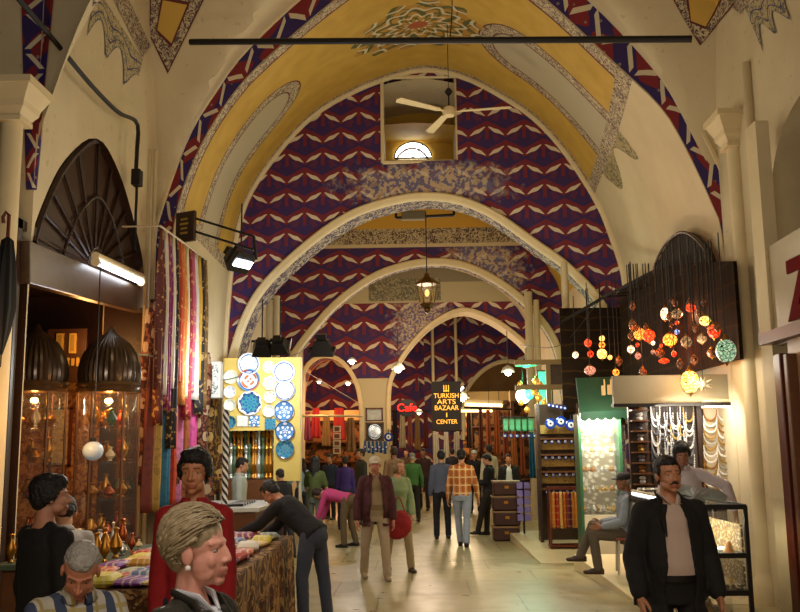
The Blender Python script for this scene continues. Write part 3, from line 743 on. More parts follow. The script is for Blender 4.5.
    if near or True:
        for sd in (-1,1):
            sb = MB(); an = jl[sd][2]; fa = R(foot[0 if sd<0 else 1]); fd = V((-math.sin(fa), math.cos(fa), 0)); d = (an-jl[sd][1]).normalized()
            pit = 0
            b0 = V((an.x,an.y,an.z-.085*s)); Mf = Matrix.Rotation(fa,3,'Z')
            sb.ball(b0-fd*.025*s+V((0,0,.045*s)),(.042*s,.055*s,.045*s),14,Mf); limb(sb,[b0+V((0,0,.05*s)), b0+fd*.09*s+V((0,0,.036*s))],[.045*s,.036*s],12)
            sb.ball(b0+fd*.125*s+V((0,0,.028*s)),(.046*s,.075*s,.028*s),14,Mf); sb.box(b0+fd*.05*s+V((0,0,.01*s)),(.07*s,.25*s,.02*s),fa)
            link_mesh('shoe', vox_mesh(sb,.012,1), shoe, root)
    root['_j'] = 0; del root['_j']
    return root, dict(hd=hd, Mh=Mh, ja=ja, jl=jl, hc=hc, Mt=Mt, nb=nb, s=s)
def plaid(cols, ku=9, kv=8):
    def f():
        x,y,z,_ = coords(); a = fract(x*ku); b = fract(z*kv); c = mixc(lt(a,.45), cols[0], cols[1]); c = mixc(lt(b,.45)*.6, c, cols[1]); c = mixc(lt(nabs(a-.7),.06), c, cols[2]); return mixc(lt(nabs(b-.7),.07), c, cols[2])
    return f
ORPL = mat('orange_plaid', plaid(('#c98a44','#a85a24','#e0c08c'),9,7), .85)
OLDPL = mat('striped_cotton', lambda: (lambda x,y,z,_: mixc(lt(nabs(fract((x+y*.4)*9)-.5),.16), mixc(lt(nabs(fract((x+y*.4)*9+.35)-.5),.07), mixc(lt(nabs(fract(z*5)-.5),.05),'#b9b5a6','#a69a6c'), '#a3905a'), '#3d4661'))(*coords()), .85)
def at(px, D): return (P(px,447,D).x, D, 0)

# near man in the black jacket
o,j = person('man with a moustache in an open black jacket and pale shirt, walking in right foreground', at(666,5.95), 1.745, 183, ('jacket','#14110f'), '#15120f', hair=('short',HB), skc='#b27a58',
    inner=mat('pale_pink_shirt','#b9a293',.8,bump=.15,bs=90), head=(6,2,3), aL=((-.27,-.12,-1),(-.06,.50,-1)), aR=((.27,-.12,-1),(.02,.55,-1)), res=.0075, curl=.5, belly=.03, beard=HB, width=1.0)
mb = MB(); loft(mb, j['Mt'], j['hc'], [(z_,w_,d_,y_) for z_,w_,d_,y_ in ((.005,.168,.150,.016),(.045,.165,.152,.018))]); mb.build('belt', IRON, o, True)
# red polo man behind the counter
person('young man in a dark red polo shirt standing behind the stall', at(196,5.05), 1.825, 186, ('shirt','#8f1216'), '#25252e', hair=('full',HB), skc='#b07450', head=(-4,0,0), res=.0075, width=.86, aL=((-.10,0,-1),(-.02,.25,-1)), aR=((.10,0,-1),(.02,.25,-1)))
# young man in black looking at the display case
person('dark-haired young man in a black sweater, turned towards the shop on the left', at(50,5.1), 1.69, -38, ('sweater','#0f0c0b'), '#1a1716', hair=('full',HB), skc='#a8745a', head=(-28,0,0), res=.0085)
# man in white shirt beyond him
person('person in a white shirt hidden behind the young man in black', at(68,6.3), 1.54, 20, ('shirt','#b9b2ab'), '#333333', hair=('short',HB), head=(0,-10,0), res=.012, lean=18)
# old man, seated
oldm,j = person('grey-haired old man in a striped shirt bending forward at the lower left corner', at(77,4.35), 1.72, -148, ('shirt',OLDPL), '#4a4438', hair=('thin',HG), skc='#bf7c60', lean=20, head=(-14,-20,0), res=.0075,
    lL=((-.15,1,-.5),(-.02,.05,-1)), lR=((.15,1,-.5),(.02,.05,-1)), aL=((-.2,.5,-.9),(.1,.8,-.5)), aR=((.2,.5,-.9),(-.1,.8,-.5)), palm=((0,0,-1),(0,0,-1)), belly=.02, z0=.0)
st = thing('stool', 'low wooden stool under the seated old man', 'stool', (oldm.location.x, oldm.location.y, 0), R(-148))
mb = MB(); mb.box((0,-.02,.53),(.36,.36,.04)); mb.build('seat', MWOOD, st, bevel=.01)
for a in (-1,1):
    for b in (-1,1): mb = MB(); mb.cyl((a*.16,b*.16-.02,0),(a*.13,b*.13-.02,.515),.02); mb.build('leg', MWOOD, st, True)
# woman in the foreground
wo,j = person('short-haired grey-blond woman in a dark green blazer and white collar, passing close in front', (P(196,447,2.75).x,2.75,0), 1.64, -106, ('jacket','#2c2a20'), '#2c2a20', hair=('custom',HBL), skc='#c98e7c', fem=True, head=(6,2,2), res=.0075, inner=mat('white_blouse','#ccd0da',.7), shoe=SHB)
hd,Mh,s = j['hd'],j['Mh'],j['s']; T = lambda a,b,c: hd + Mh @ (V((a,b,c))*s)
hb = MB(); random.seed(3)
hb.ball(T(0,-.022,.045),(.083*s,.098*s,.083*s),20,Mh); hb.ball(T(0,-.058,-.0),(.070*s,.052*s,.075*s),16,Mh)
me0 = vox_mesh(hb,.006,2)
lk = MB()
HC = V((0,-.02,.042)); HR = V((.090,.107,.100))
def hok(p):
    if p.y > .045: return p.z > .080
    if p.y > .012: return p.z > .040
    if p.y > -.028: return p.z > .006
    return p.z > -.078
nk = 0
while nk < 1150:
    n_ = V((random.gauss(0,1),random.gauss(0,1),random.gauss(0,1))).normalized()
    q = V((HC.x+n_.x*HR.x, HC.y+n_.y*HR.y, HC.z+n_.z*HR.z))
    if not hok(q): continue
    nk += 1; lift = random.uniform(-.002,.006); ph = random.uniform(0,6); pts = []; rs = []
    for i in range(8):
        e = V(((q.x-HC.x)/HR.x,(q.y-HC.y)/HR.y,(q.z-HC.z)/HR.z)).normalized(); q = V((HC.x+e.x*HR.x, HC.y+e.y*HR.y, HC.z+e.z*HR.z))
        if not hok(q) and i > 1: break
        g = V((e.x/HR.x,e.y/HR.y,e.z/HR.z)).normalized(); pts.append(T(*(q+g*(lift+.003*math.sin(i*.9+ph))))); rs.append((.0046*(1-.75*abs(i/7-.3)**1.3))*s)
        d = V((.35*e.x+.22*math.sin(ph+i*.5), -1, -.55-.6*max(0,-e.y))); d = (d-g*d.dot(g)).normalized(); q = q+d*.0145
    if len(pts) > 2: lk.tube(pts, rs, 5, flat=.6)
m2 = lk.build('tmp', HBL); dat = m2.data; bpy.data.objects.remove(m2)
link_mesh('hair', join_meshes([me0,dat]), mat('hair_greyblond', lambda: mixc(noise(55,3,vec=coords()[3]), '#5c4a34','#b3a280'), .45), wo)
eb = MB(); eb.ball(T(.083,-.002,-.045),(.009,.009,.009),14); eb.build('earring', mat('pearl','#d8d0c8',.15,var=0), wo, True)
eb = MB(); eb.ball(T(-.083,-.002,-.045),(.009,.009,.009),14); eb.build('earring', mat('pearl','#d8d0c8',.15,var=0), wo, True)
# leaning man at the stall
person('man in a black jacket and grey jeans leaning over the textile stall', at(313,9.6), 1.74, 68, ('sweater','#17161c'), '#3f4452', hair=('short',HB), skc='#a8745a', lean=52, head=(0,10,0), res=.012,
    aL=((-.05,.75,-.65),(.0,.8,-.35)), aR=((.1,.7,-.75),(0,.75,-.5)), lL=((-.1,.12,-1),(-.08,-.1,-1)), lR=((.12,-.12,-1),(.02,-.12,-1)), foot=(8,-8))
W = dict(res=.016)
# couple in the middle
om,j = person('man in a cream cap and maroon jacket strolling up the middle of the street', at(375,12.9), 1.72, 190, ('jacket','#421b1d'), '#9c8a70', shoe=mat('tan_shoe','#8a7656',.6), hair=('cap',mat('cream_cap','#b8ab92',.8)), skc='#a86e52', inner=mat('tan_shirt','#7d6a4e',.8), belly=.05, head=(-10,-6,0), res=.0115, aL=((-.22,.1,-1),(-.05,.3,-1)), aR=((.3,0,-1),(.1,.3,-1)),
    lL=((-.06,.3,-1),(-.06,.08,-1)), lR=((.12,-.1,-1),(.02,-.3,-1)))
person('blond woman in a pale green sweater and khaki trousers beside the man in maroon', at(397,13.6), 1.66, 200, ('sweater','#7f9468'), '#95855f', shoe=SHT, hair=('bob',hairm('sandy','#8f7348')), skc='#b98563', fem=True, head=(30,0,0), res=.0115, aR=((.3,.1,-1),(.3,.2,-1)), aL=((-.2,.1,-1),(.1,.5,-.8)), lL=((-.1,.25,-1),(-.1,0,-1)), lR=((.05,-.2,-1),(.02,-.4,-1)))
bg = thing('shoulder_bag','soft red bag carried at the hip of the blond woman in green','bag', (P(400,524,13.2).x,13.2,0)); z = P(400,524,13.2).z
mb = MB(); mb.ball((0,0,z),(.17,.07,.2),16); mb.ball((-.05,0,z-.12),(.13,.06,.1),14); link_mesh('pouch', vox_mesh(mb,.012,2,.03,.08), mat('red_cloth','#8f1c1c',.8), bg)
mb = MB(); mb.tube(catmull([(-.1,0,z+.15),(-.02,.03,z+.38),(.08,.0,z+.15)],14),.009,8); mb.build('strap', mat('red_cloth','#8f1c1c',.8), bg, True)
# walkers
person('man in a grey blue shirt and black trousers walking away beside the orange plaid shirt', at(441,18.3), 1.76, 4, ('shirt','#52586a'), '#17151a', lL=((-.05,.05,-1),(-.02,-.2,-1)), lR=((.05,.12,-1),(.02,-.05,-1)), **W)
person('man in an orange plaid shirt and pale jeans walking away', at(461,16.9), 1.79, -6, ('shirt',ORPL), '#8f99a8', aR=((.3,.1,-1),(.15,.3,-1)), aL=((-.25,.1,-1),(-.1,.3,-1)), lL=((.02,.28,-1),(.06,.0,-1)), lR=((-.03,-.08,-1),(-.02,-.35,-1)), **W)
person('man in a black shirt leaning with crossed ankles against the far right stall', at(487,18.9), 1.68, 80, ('shirt','#131216'), '#2a2622', lean=-4, head=(10,-25,0), aL=((-.15,.3,-1),(.3,.9,-.1)), aR=((.15,.3,-1),(-.3,.9,.1)), lL=((-.05,.3,-1),(-.02,.25,-1)), lR=((.05,.1,-1),(.02,.05,-1)), **W)
person('shopkeeper in a black waistcoat and white shirt behind the brown boxes', at(508,20.5), 1.64, 178, ('jacket','#1a1512'), '#1a1512', inner=mat('white_shirt','#d6d2c8',.8), skc='#b9784e', z0=0, **W)
person('man in a white shirt turned away near the far awning', at(489,24.5), 1.86, 30, ('shirt','#c9c0a8'), '#3a3028', skc='#8f5f44', **W)
person('person in a green waistcoat with pale sleeves walking away in the crowd', at(412,22.6), 1.68, 10, ('shirt','#3f6a35'), '#1c1a18', hair=('cap',mat('grey_cap','#77736c',.8)), aR=((.3,.1,-1),(.1,.3,-1)), **W)
person('woman with long dark hair in an olive top and grey jeans seen from behind', at(315,17.4), 1.67, -12, ('tee','#4d5a2c'), '#6b7468', hair=('long',HB), fem=True, aL=((-.25,.3,-1),(.3,.6,-.8)), aR=((.25,.3,-1),(-.2,.6,-.8)), **W)
person('person in a purple top standing between the olive top and the man in maroon', at(345,20.6), 1.64, 10, ('shirt','#43307a'), '#2c2a3c', hair=('short',HBR), fem=True, **W)
person('woman in a bright pink top bending down over the low goods', at(347,17.0), 1.6, 75, ('shirt','#b03a6c'), '#5a4a30', hair=('bob',HBR), lean=78, head=(0,-10,0), aL=((-.1,.3,-1),(.0,.3,-1)), aR=((.1,.35,-1),(0,.4,-1)), **W)
person('man with dark hair and a dark shirt looking left behind the purple top', at(361,22), 1.80, 120, ('shirt','#3a3a30'), '#2b2620', **W)
person('person in a pale blue shirt among the crowd at the plate stall', at(302,20.8), 1.6, 40, ('shirt','#8fb4cf'), '#39415a', hair=('long',HB), fem=True, aL=((-.5,.3,-.8),(-.4,.4,-.5)), **W)
person('person with dark hair and black top browsing below the wall of plates', at(285,15.4), 1.5, 40, ('shirt','#16151a'), '#2b2b33', lean=15, **W)
person('man with dark hair behind the browsing figure at the plate stall', at(330,23.5), 1.66, 160, ('shirt','#26324a'), '#222222', **W)
person('man in a light brown shirt beside the blue picture panel', at(394,21.5), 1.84, 10, ('shirt','#8a6a4c'), '#3a3028', hair=('short',HBR), skc='#8f5f44', **W)
person('man in a dark maroon shirt far down the street left of the gold sign', at(423,26.5), 1.78, 170, ('shirt','#3c1f1f'), '#201a18', skc='#8f5f44', **W)
person('person in a black coat with a white headscarf far behind the plaid shirt', at(474,25), 1.72, 175, ('shirt','#191519'), '#191519', hair=('cap',mat('white_scarf','#b9b3a6',.8)), **W)
person('shopkeeper in a white shirt standing among the brass ornaments', at(240,14.2), 1.7, -80, ('shirt','#a8b0a4'), '#3c3c3c', head=(-10,-15,0), **W)
person('man in dark clothes far off between the walkers', at(452,30), 1.76, 10, ('shirt','#1d1a22'), '#1d1a22', **W)
person('person in a brown jacket far off under the red neon sign', at(406,31), 1.76, 170, ('shirt','#4a3524'), '#1d1a22', **W)
# right side
person('seller in a white shirt leaning on the glass counter of the right shop', at(682,10.3), 1.84, 160, ('shirt','#b6a9ab'), '#3c3832', hair=('full',HB), skc='#8a5a40', lean=12, head=(8,-12,0), aL=((-.75,.15,-.35),(-.25,.25,-.9)), aR=((.3,.1,-1),(.0,.4,-1)), res=.0115, z0=.03)
sm,j = person('man in a grey shirt and cap sitting with crossed legs on a white chair', at(622,12.0), 1.74, 82, ('shirt','#8e98a4'), '#5c5244', shoe=SHT, hair=('cap',mat('dark_cap','#2b2a2c',.8)), skc='#96674a', lean=-3, head=(0,-8,0), res=.0115, z0=.17,
    lL=((-.1,1,.02),(-.02,-.12,-1)), lR=((-.12,.95,.25),(-.05,.42,-.9)), aL=((-.15,.3,-1),(.1,.9,-.2)), aR=((.15,.3,-1),(-.2,.9,-.1)))
# ================================================================== lamps and metals
BRASS = mat('brass','#b07a2c',.3,.85,var=.15); SILV = mat('silver_beads','#b9b9b4',.3,.7,var=.3,vs=30); GOLD = mat('gold_lettering','#d9a23a',.35,.3,emit=.25,ecol='#e8a030',var=.1)
TUBE = mat('fluorescent_tube','#ffffff',.3,emit=9,ecol='#eef4ff',var=0); TUBEW = mat('warm_tube','#ffffff',.3,emit=6,ecol='#ffd28a',var=0)
BULB = mat('bulb','#ffffff',.3,emit=14,ecol='#ffe9c0',var=0); LGLOW = mat('white_lamp_glass','#ffffff',.3,emit=7,ecol='#e8f4e6',var=0)
GLASS = mat('clear_glass','#eef2ee',.05,var=0,trans=.9,alpha=.22,spec=.8)
BLACK = mat('black_enamel','#0d0c0c',.35,var=0)
def tube_lamp(name, a, b, r, label, mats=None, group=None, cord=0):
    a = V(a); b = V(b); t = thing(name, label, 'lamp', (a+b)/2, 0, group); o = (a+b)/2; d = (b-a).normalized()
    mb = MB(); mb.cyl(a-o, b-o, r); mb.build('tube', mats or TUBE, t, True)
    mb = MB(); mb.cyl(a-o-d*.03, a-o, r*1.6); mb.cyl(b-o, b-o+d*.03, r*1.6); up = V((0,0,r*2.2)); mb.cyl(a-o-d*.03+up, b-o+d*.03+up, r*1.3); mb.build('fitting', CREAM, t)
    if cord:
        for e in (a-o+d*.1, b-o-d*.1): mb = MB(); mb.cyl(e+up, e+up+V((0,0,cord)), .01, n=6); mb.build('cord', IRON, t)
    return t
# ================================================================== left shop
lw = bvhs
def LP(px,py,dx=0): p = PL(px,py,((-4.05+dx,9.2),(-3.9+dx,13.2))); return p
fan = [LP(p.x,p.y,-.12) for p in catmull(px2([(30,242),(33,230),(41,207),(58,172),(78,148),(93,140),(105,148),(121,182),(133,225),(140,258),(143,291)]),36)]
mb = MB(); mb.poly(fan, (-.04,0,0)); w1 = mb.build('window_1', mat('fan_panel','#3a2415',.45,var=.25,vs=12), kind='structure')
cen = LP(92,268,-.12); mb = MB()
for k in range(1,36,3): mb.cyl(cen+V((.03,0,0)), fan[k]+V((.03,0,0)), .022, n=6)
inner_ = [cen.lerp(p,.55)+V((.04,0,0)) for p in fan]; mb.tube(inner_, .02, 6); mb.tube([p+V((.03,0,0)) for p in fan], .05, 6); inner_ = [cen.lerp(p,.16)+V((.04,0,0)) for p in fan]; mb.tube(inner_, .018, 6)
mb.build('window_frame', DWOOD, w1, True)
mb = MB(); q = [LP(30,240.5,.05),LP(143,288,.05),LP(143,313,.05),LP(30,283.5,.05)]; mb.poly(q, (-.14,0,0)); fb = mb.build('fascia_board', mat('worn_fascia_wood', lambda: mixc(noise(8,4,dist=.8),'#2b1a10','#5a4533'), .3), bevel=.01)
tag(fb,'dark worn wooden fascia board under the fan-shaped window','board')
tl = tube_lamp('glowing_tube', LP(96,262,.16), LP(141,282,.16), .035, 'bright white tube standing for the glare on the dark fascia board')  # added tube stands for glare on the board; no fitting hangs there
# dark shop room behind the opening
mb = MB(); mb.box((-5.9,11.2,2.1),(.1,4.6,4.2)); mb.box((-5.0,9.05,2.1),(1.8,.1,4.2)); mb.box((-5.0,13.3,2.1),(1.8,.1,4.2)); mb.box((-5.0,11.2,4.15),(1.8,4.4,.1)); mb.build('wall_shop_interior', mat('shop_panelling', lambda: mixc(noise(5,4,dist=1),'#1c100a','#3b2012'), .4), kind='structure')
LP2 = lambda px,py: P(px,py,12.6)
# ---- display cabinets with ribbed domes
def cabinet(label, loc, r=.36, ring=2.5, dome=.72):
    t = thing('display_cabinet', label, 'display cabinet', loc)
    mb = MB(); mb.lathe([(0,.0),(r*1.02,.0),(r*1.02,.12),(r*.96,.15),(r*.96,.6),(r*1.08,.68),(r*1.16,.74),(r*1.16,.78),(0,.78)], n=32); mb.build('base', MWOOD, t, True)
    mb = MB(); mb.lathe([(r*.98,.78),(r*.98,ring)], n=32); mb.build('glass', GLASS, t, True)
    for k in range(6): a = k*PI/3+.3; mb = MB(); mb.cyl((r*math.cos(a),r*math.sin(a),.78),(r*math.cos(a),r*math.sin(a),ring),.016); mb.build('post', MWOOD, t, True)
    mb = MB(); mb.lathe([(0,ring),(r*1.04,ring),(r*1.1,ring+.03),(r*1.02,ring+.06),(r*1.1,ring+.09),(r*1.04,ring+.12),(0,ring+.12)], n=36); mb.build('cornice', mat('bronze_cornice','#5a4127',.25,.4), t, True)
    mb = MB(); mb.lathe([(r*.98,ring+.12),(r*1.03,ring+.2),(r*1.0,ring+.34),(r*.88,ring+.48),(r*.66,ring+.6),(r*.36,ring+.69),(.05,ring+dome+.03),(.02,ring+dome+.1),(0,ring+dome+.1)], n=144, ribs=.022, ribn=36); mb.build('dome', mat('bronze_dome','#3c2c1c',.28,.45,var=.2), t, True)
    for z in (1.22,1.65,2.06): mb = MB(); mb.cyl((0,0,z),(0,0,z+.015),r*.93,n=28); mb.build('shelf', GLASS, t)
    return t
c1 = P(107,447,11.0); c2 = P(32,447,10.7)
cabinet('round glass display cabinet with ribbed bronze dome nearest the hanging scarves', (c1.x,11.0,0)); cabinet('round glass display cabinet with ribbed dome beside the left column', (c2.x,10.7,0))
def pot(h, r, k): return [(0,0),(r*.5,0),(r*.55,.02*h),(r*.25,.1*h),(r*(.9+.1*(k%3)),.35*h),(r,.5*h),(r*.4,.75*h),(r*.3,.85*h),(r*.5,.95*h),(r*.15,h),(0,h)]
random.seed(5); pots = []
pm = [BRASS, mat('copper','#9a4a24',.3,.8), SILV, mat('green_glaze','#3c5a3c',.3), mat('cream_glaze','#c9b48c',.35), mat('red_glaze','#8a1e18',.35)]
for (cx,cy,lab,z_) in [(c1.x,11.0,'cabinet nearest the scarves',z) for z in (.79,1.24,1.67,2.08)]+[(c2.x,10.7,'cabinet beside the left column',z) for z in (.79,1.24,1.67,2.08)]:
    for k in range(7):
        a = k*2*PI/6; rr = .2 if k < 6 else 0; h = random.uniform(.16,.30); mb = MB(); mb.lathe(pot(h, random.uniform(.045,.075), k), n=14)
        o = mb.build('ornament_pot', pm[random.randrange(6)] if k%2 else BRASS, smooth=True); tag(o, 'small ornamental pot inside the '+lab, 'pot', 'pots in the '+lab, (cx+rr*math.cos(a),cy+rr*math.sin(a),z_+.01))
# things between the cabinets: counter, wares and framed textile
t = thing('shop_counter','low wooden counter with brass wares behind the seated old man','counter',(-3.12,8.6,0))
mb = MB(); mb.box((0,0,.4),(.9,1.5,.8)); mb.build('body', MWOOD, t, bevel=.02); mb = MB(); mb.box((0,0,.83),(1.0,1.6,.05)); mb.build('top', mat('green_felt','#46523e',.8), t, bevel=.01)
for k in range(34):
    h = random.uniform(.09,.3); mb = MB(); mb.lathe(pot(h, random.uniform(.03,.06), k), n=12); o = mb.build('ornament_pot', pm[[0,0,2,1,4][k%5]], smooth=True)
    tag(o,'small metal pot standing on the low green-topped counter','pot','pots on the green counter',(-3.52+.16*(k%6)+random.uniform(-.02,.02), 7.95+.24*(k//6)+random.uniform(-.03,.03), .86))
t = thing('framed_textile','pale gold framed textile hanging between the two domed cabinets','picture',P(58,437,12.0))
mb = MB(); mb.box((0,0,0),(.30,.03,.72)); mb.build('textile', mat('gold_textile', lambda: scroll_col('#8a6a34','#d9c08c',22,.3), .7), t); mb = MB()
for a in (-1,1): mb.box((a*.165,-.01,0),(.03,.06,.78)); mb.box((0,-.01,a*.375),(.36,.06,.03))
mb.build('frame', RWOOD, t)
t = thing('globe_lamp','pale blue-white round lamp hanging in front of the display cabinet','lamp',P(93,451,8.9)); mb = MB(); mb.ball((0,0,0),(.10,.10,.095),20); mb.build('globe', mat('milk_glass','#a9b4bd',.25,emit=.12,var=.1), t, True); mb = MB(); mb.cyl((0,0,.09),(0,0,.13),.03); mb.cyl((0,0,.1),(0,0,1.9),.006); mb.build('cord', IRON, t)
t = thing('pen_fan','fan of red sticks standing among the brass wares on the counter','ornament',(-3.2,7.9,.86))
for k in range(5): mb = MB(); mb.tube([(0,0,0),(-.04-.05*k,0,.36-.03*k)],[.008,.014],8); mb.build('stick', pm[5], t, True)
GP = mat('gold_plaque','#a98a3e',.4,.4)
bd = P(66,352,12.3); t = thing('sign_board','dark board with two gold plaques and a row of small gold plates','sign',bd); mb = MB(); mb.box((0,.03,-.05),(.55,.03,.75)); mb.build('board', DWOOD, t)
for a in (-1,1):
    mb = MB(); mb.box((a*.09,0,.12),(.10,.02,.28)); mb.mi = 1; mb.box((a*.09,-.012,.12),(.05,.005,.22)); mb.build('plaque', [GP, mat('dull_gold','#6e5c2c',.5)], t)
for k in range(6): mb = MB(); mb.box((-.17+.068*k,0,-.14),(.04,.015,.10+.02*(k%2))); mb.build('plate', GP, t)
# interior carpets glowing in the cabinet window
mb = MB(); mb.box((-4.9,12.9,1.9),(1.7,.04,2.4)); o = mb.build('hanging_carpet', mat('warm_carpet', lambda: mixc(gt(noise(9,3,dist=2),.5),'#8a4a22','#c58a44'), .8)); tag(o,'warm orange carpet hanging on the back wall of the left shop','carpet')
# umbrella on the column
u0 = P(9,217,8.5); u1 = P(11,367,8.5); t = thing('umbrella','black folded umbrella hanging point down on the left column','umbrella',(u0.x,8.5,u0.z)); L_ = u0.z-u1.z
mb = MB(); mb.lathe([(.012,-.2),(.055,-.24),(.09,-.5),(.11,-.9),(.07,-L_+.35),(.012,-L_+.12)], n=48, ribs=.12, ribn=8); mb.build('canopy', mat('umbrella_cloth','#100f10',.7), t, True)
mb = MB(); mb.tube([(-.05,0,-.06),(-.06,0,.0),(-.03,0,.05),(.0,0,.02),(0,0,-.25)],.018,10); mb.build('handle', RWOOD, t, True); mb = MB(); mb.cyl((0,0,-L_+.14),(0,0,-L_),.008,.006); mb.build('tip', IRON, t)
# cables on the left wall
pts = [PL(x,y,((-3.85,9.2),(-3.72,13.2))) for x,y in ((2,-20),(30,12),(62,50),(92,86),(118,112),(137,123),(137,150),(136,172))]
mb = MB(); mb.tube(catmull(pts,40),.028,8); tag(mb.build('power_cable', IRON, smooth=True),'thick dark cable bundle running down diagonally above the fan window','cable')
p = PL(137,178,((-3.84,9.2),(-3.72,13.2))); t = thing('junction_box','small dark electrical box on the pier at the end of the cable','box',p); mb = MB(); mb.box((0,0,0),(.12,.16,.22)); mb.build('case', IRON, t, bevel=.01); mb = MB(); mb.tube([(0,0,-.1),(0,.01,-.3),(0,0,-.5),(0,.02,-1.0)],.02,8); mb.build('conduit', IRON, t, True)
for x_ in (150,156):
    mb = MB(); a = P(x_,150,12.75); mb.cyl((a.x,12.75,0),(a.x,12.75,a.z),.03); tag(mb.build('conduit_pipe', PIPE, smooth=True),'thin painted conduit running up the left pier, %s'%('outer one' if x_==150 else 'one nearer the scarves'),'pipe')
p = P(151,316,12.6); mb = MB(); mb.box(p,(.16,.06,.22)); tag(mb.build('switch_box', PIPE, bevel=.01),'small cream switch box on the left pier beside the scarves','box')
# ================================================================== scarves on the rail
r0 = PX(160,226,-3.35); r1 = PX(207,260,-3.25)
t = thing('scarf_rail','thin metal rail carrying the hanging scarves','rail',r0); mb = MB(); mb.cyl((0,0,0), r1-r0, .018); mb.cyl((0,0,0),(-.5,0,0),.012); mb.cyl(r1-r0, r1-r0+V((-.5,0,0)),.012); mb.build('bar', PIPE, t, True)
SC = [('#5a2016','rust patterned'),('#c9bfae','cream'),('#7d1c5c','magenta purple'),('#d6ccb8','off white'),('#1a1416','black'),('#b8401c','orange red'),('#c97a30','orange and gold'),('#d8cba4','pale yellow'),('#8f1c28','crimson'),('#b85a70','rose pink'),('#d0c8bc','white fringed'),('#c29a2e','golden yellow'),('#1d1a18','dark brown'),('#7a5a2c','bronze')]
def scarf(loc, L, w, m, label, group, name='scarf', seed=0, flare=.3, rz=0):
    mb = MB(); rnd = random.Random(seed); ph = rnd.uniform(0,6)
    def fn(a,b):
        ww = w*(.55+flare*b+.12*math.sin(b*7+ph)); x = (a-.5)*ww; return V((.05*math.sin(a*9+ph+b*1.5)*min(1.2,.2+b*3), x+.01*math.sin(b*9+ph), -L*b))
    mb.grid(14,16,fn); o = mb.build(name, m, smooth=2, solid=.006); tag(o,label,name.replace('_',' '),group,loc,rz); return o
for k,(c,nm) in enumerate(SC):
    f = (k+.5)/len(SC); p = r0.lerp(r1,f); L_ = [2.6,2.2,2.4,2.1,2.9,2.0,2.3,2.2,2.5,2.1,2.2,1.9,2.4,2.3][k]
    m = mat('scarf_'+c[1:], lambda c=c: mixc(gt(noise(14,3),.6)*.55, mixc(noise(5,3), c, mixc(.4,c,'#000000')), '#caa25c'), .7)
    scarf(p, L_, .21, m, nm+' scarf in the upper row of the rail', 'scarves on the rail', seed=k)
t = thing('scarf_rail','lower metal rail behind the upper row of scarves','rail',r0+V((-.12,0,-1.7))); mb = MB(); mb.cyl((0,0,0), r1-r0, .016); mb.cyl((0,0,0),(-.35,0,0),.012); mb.cyl(r1-r0, r1-r0+V((-.35,0,0)),.012); mb.build('bar', PIPE, t, True)
for k,(c,nm) in enumerate([('#6a2a1c','dark rust'),('#a8843c','mustard'),('#24627c','turquoise blue'),('#b8452a','vermilion'),('#b86a8c','pink'),('#8f4a22','copper brown'),('#c24a86','fuchsia')]):
    f = (k+.6)/7.2; p = r0.lerp(r1,f)+V((-.12,0,-1.7)); m = mat('low_scarf_'+c[1:], lambda c=c: mixc(gt(noise(12,3),.58)*.5, c, mixc(.6,c,'#100804')), .7)
    scarf(p, 2.0, .24, m, nm+' scarf hanging low behind the upper row', 'scarves hanging low', seed=40+k)
def carpetc(a='#3c1812', b='#7a4a2e', c='#a89070'):
    def f():
        x,y,z,_ = coords(); k = sin_(z*16)*sin_((y+x)*22); return mixc(gt(k,.35), mixc(gt(noise(16,3),.52), a, b), mixc(lt(voro(9),.3), c, '#5a1c18'))
    return f
CARP = mat('patterned_carpet', carpetc(), .9); CARP2 = mat('patterned_carpet_gold', carpetc('#3a2410','#8a6224','#b89a5c'), .9)
for k,(px,D,y0,L_) in enumerate(((162,12.6,300,2.6),(172,13.0,330,2.6),(185,13.6,352,2.3),(197,14.6,370,2.0))):
    p = P(px,y0,D); scarf((p.x+(0,.0,.18,.2)[k],D,p.z), L_, .7, CARP if k%2==0 else CARP2, ['narrow dark patterned carpet hanging against the left pier','red brown patterned carpet hanging beside the pier carpet','brown patterned carpet hanging behind the red polo shirt','gold brown patterned carpet hanging nearest the plate stall'][k], 'hanging carpets', 'carpet', seed=70+k, flare=.42, rz=-.9)
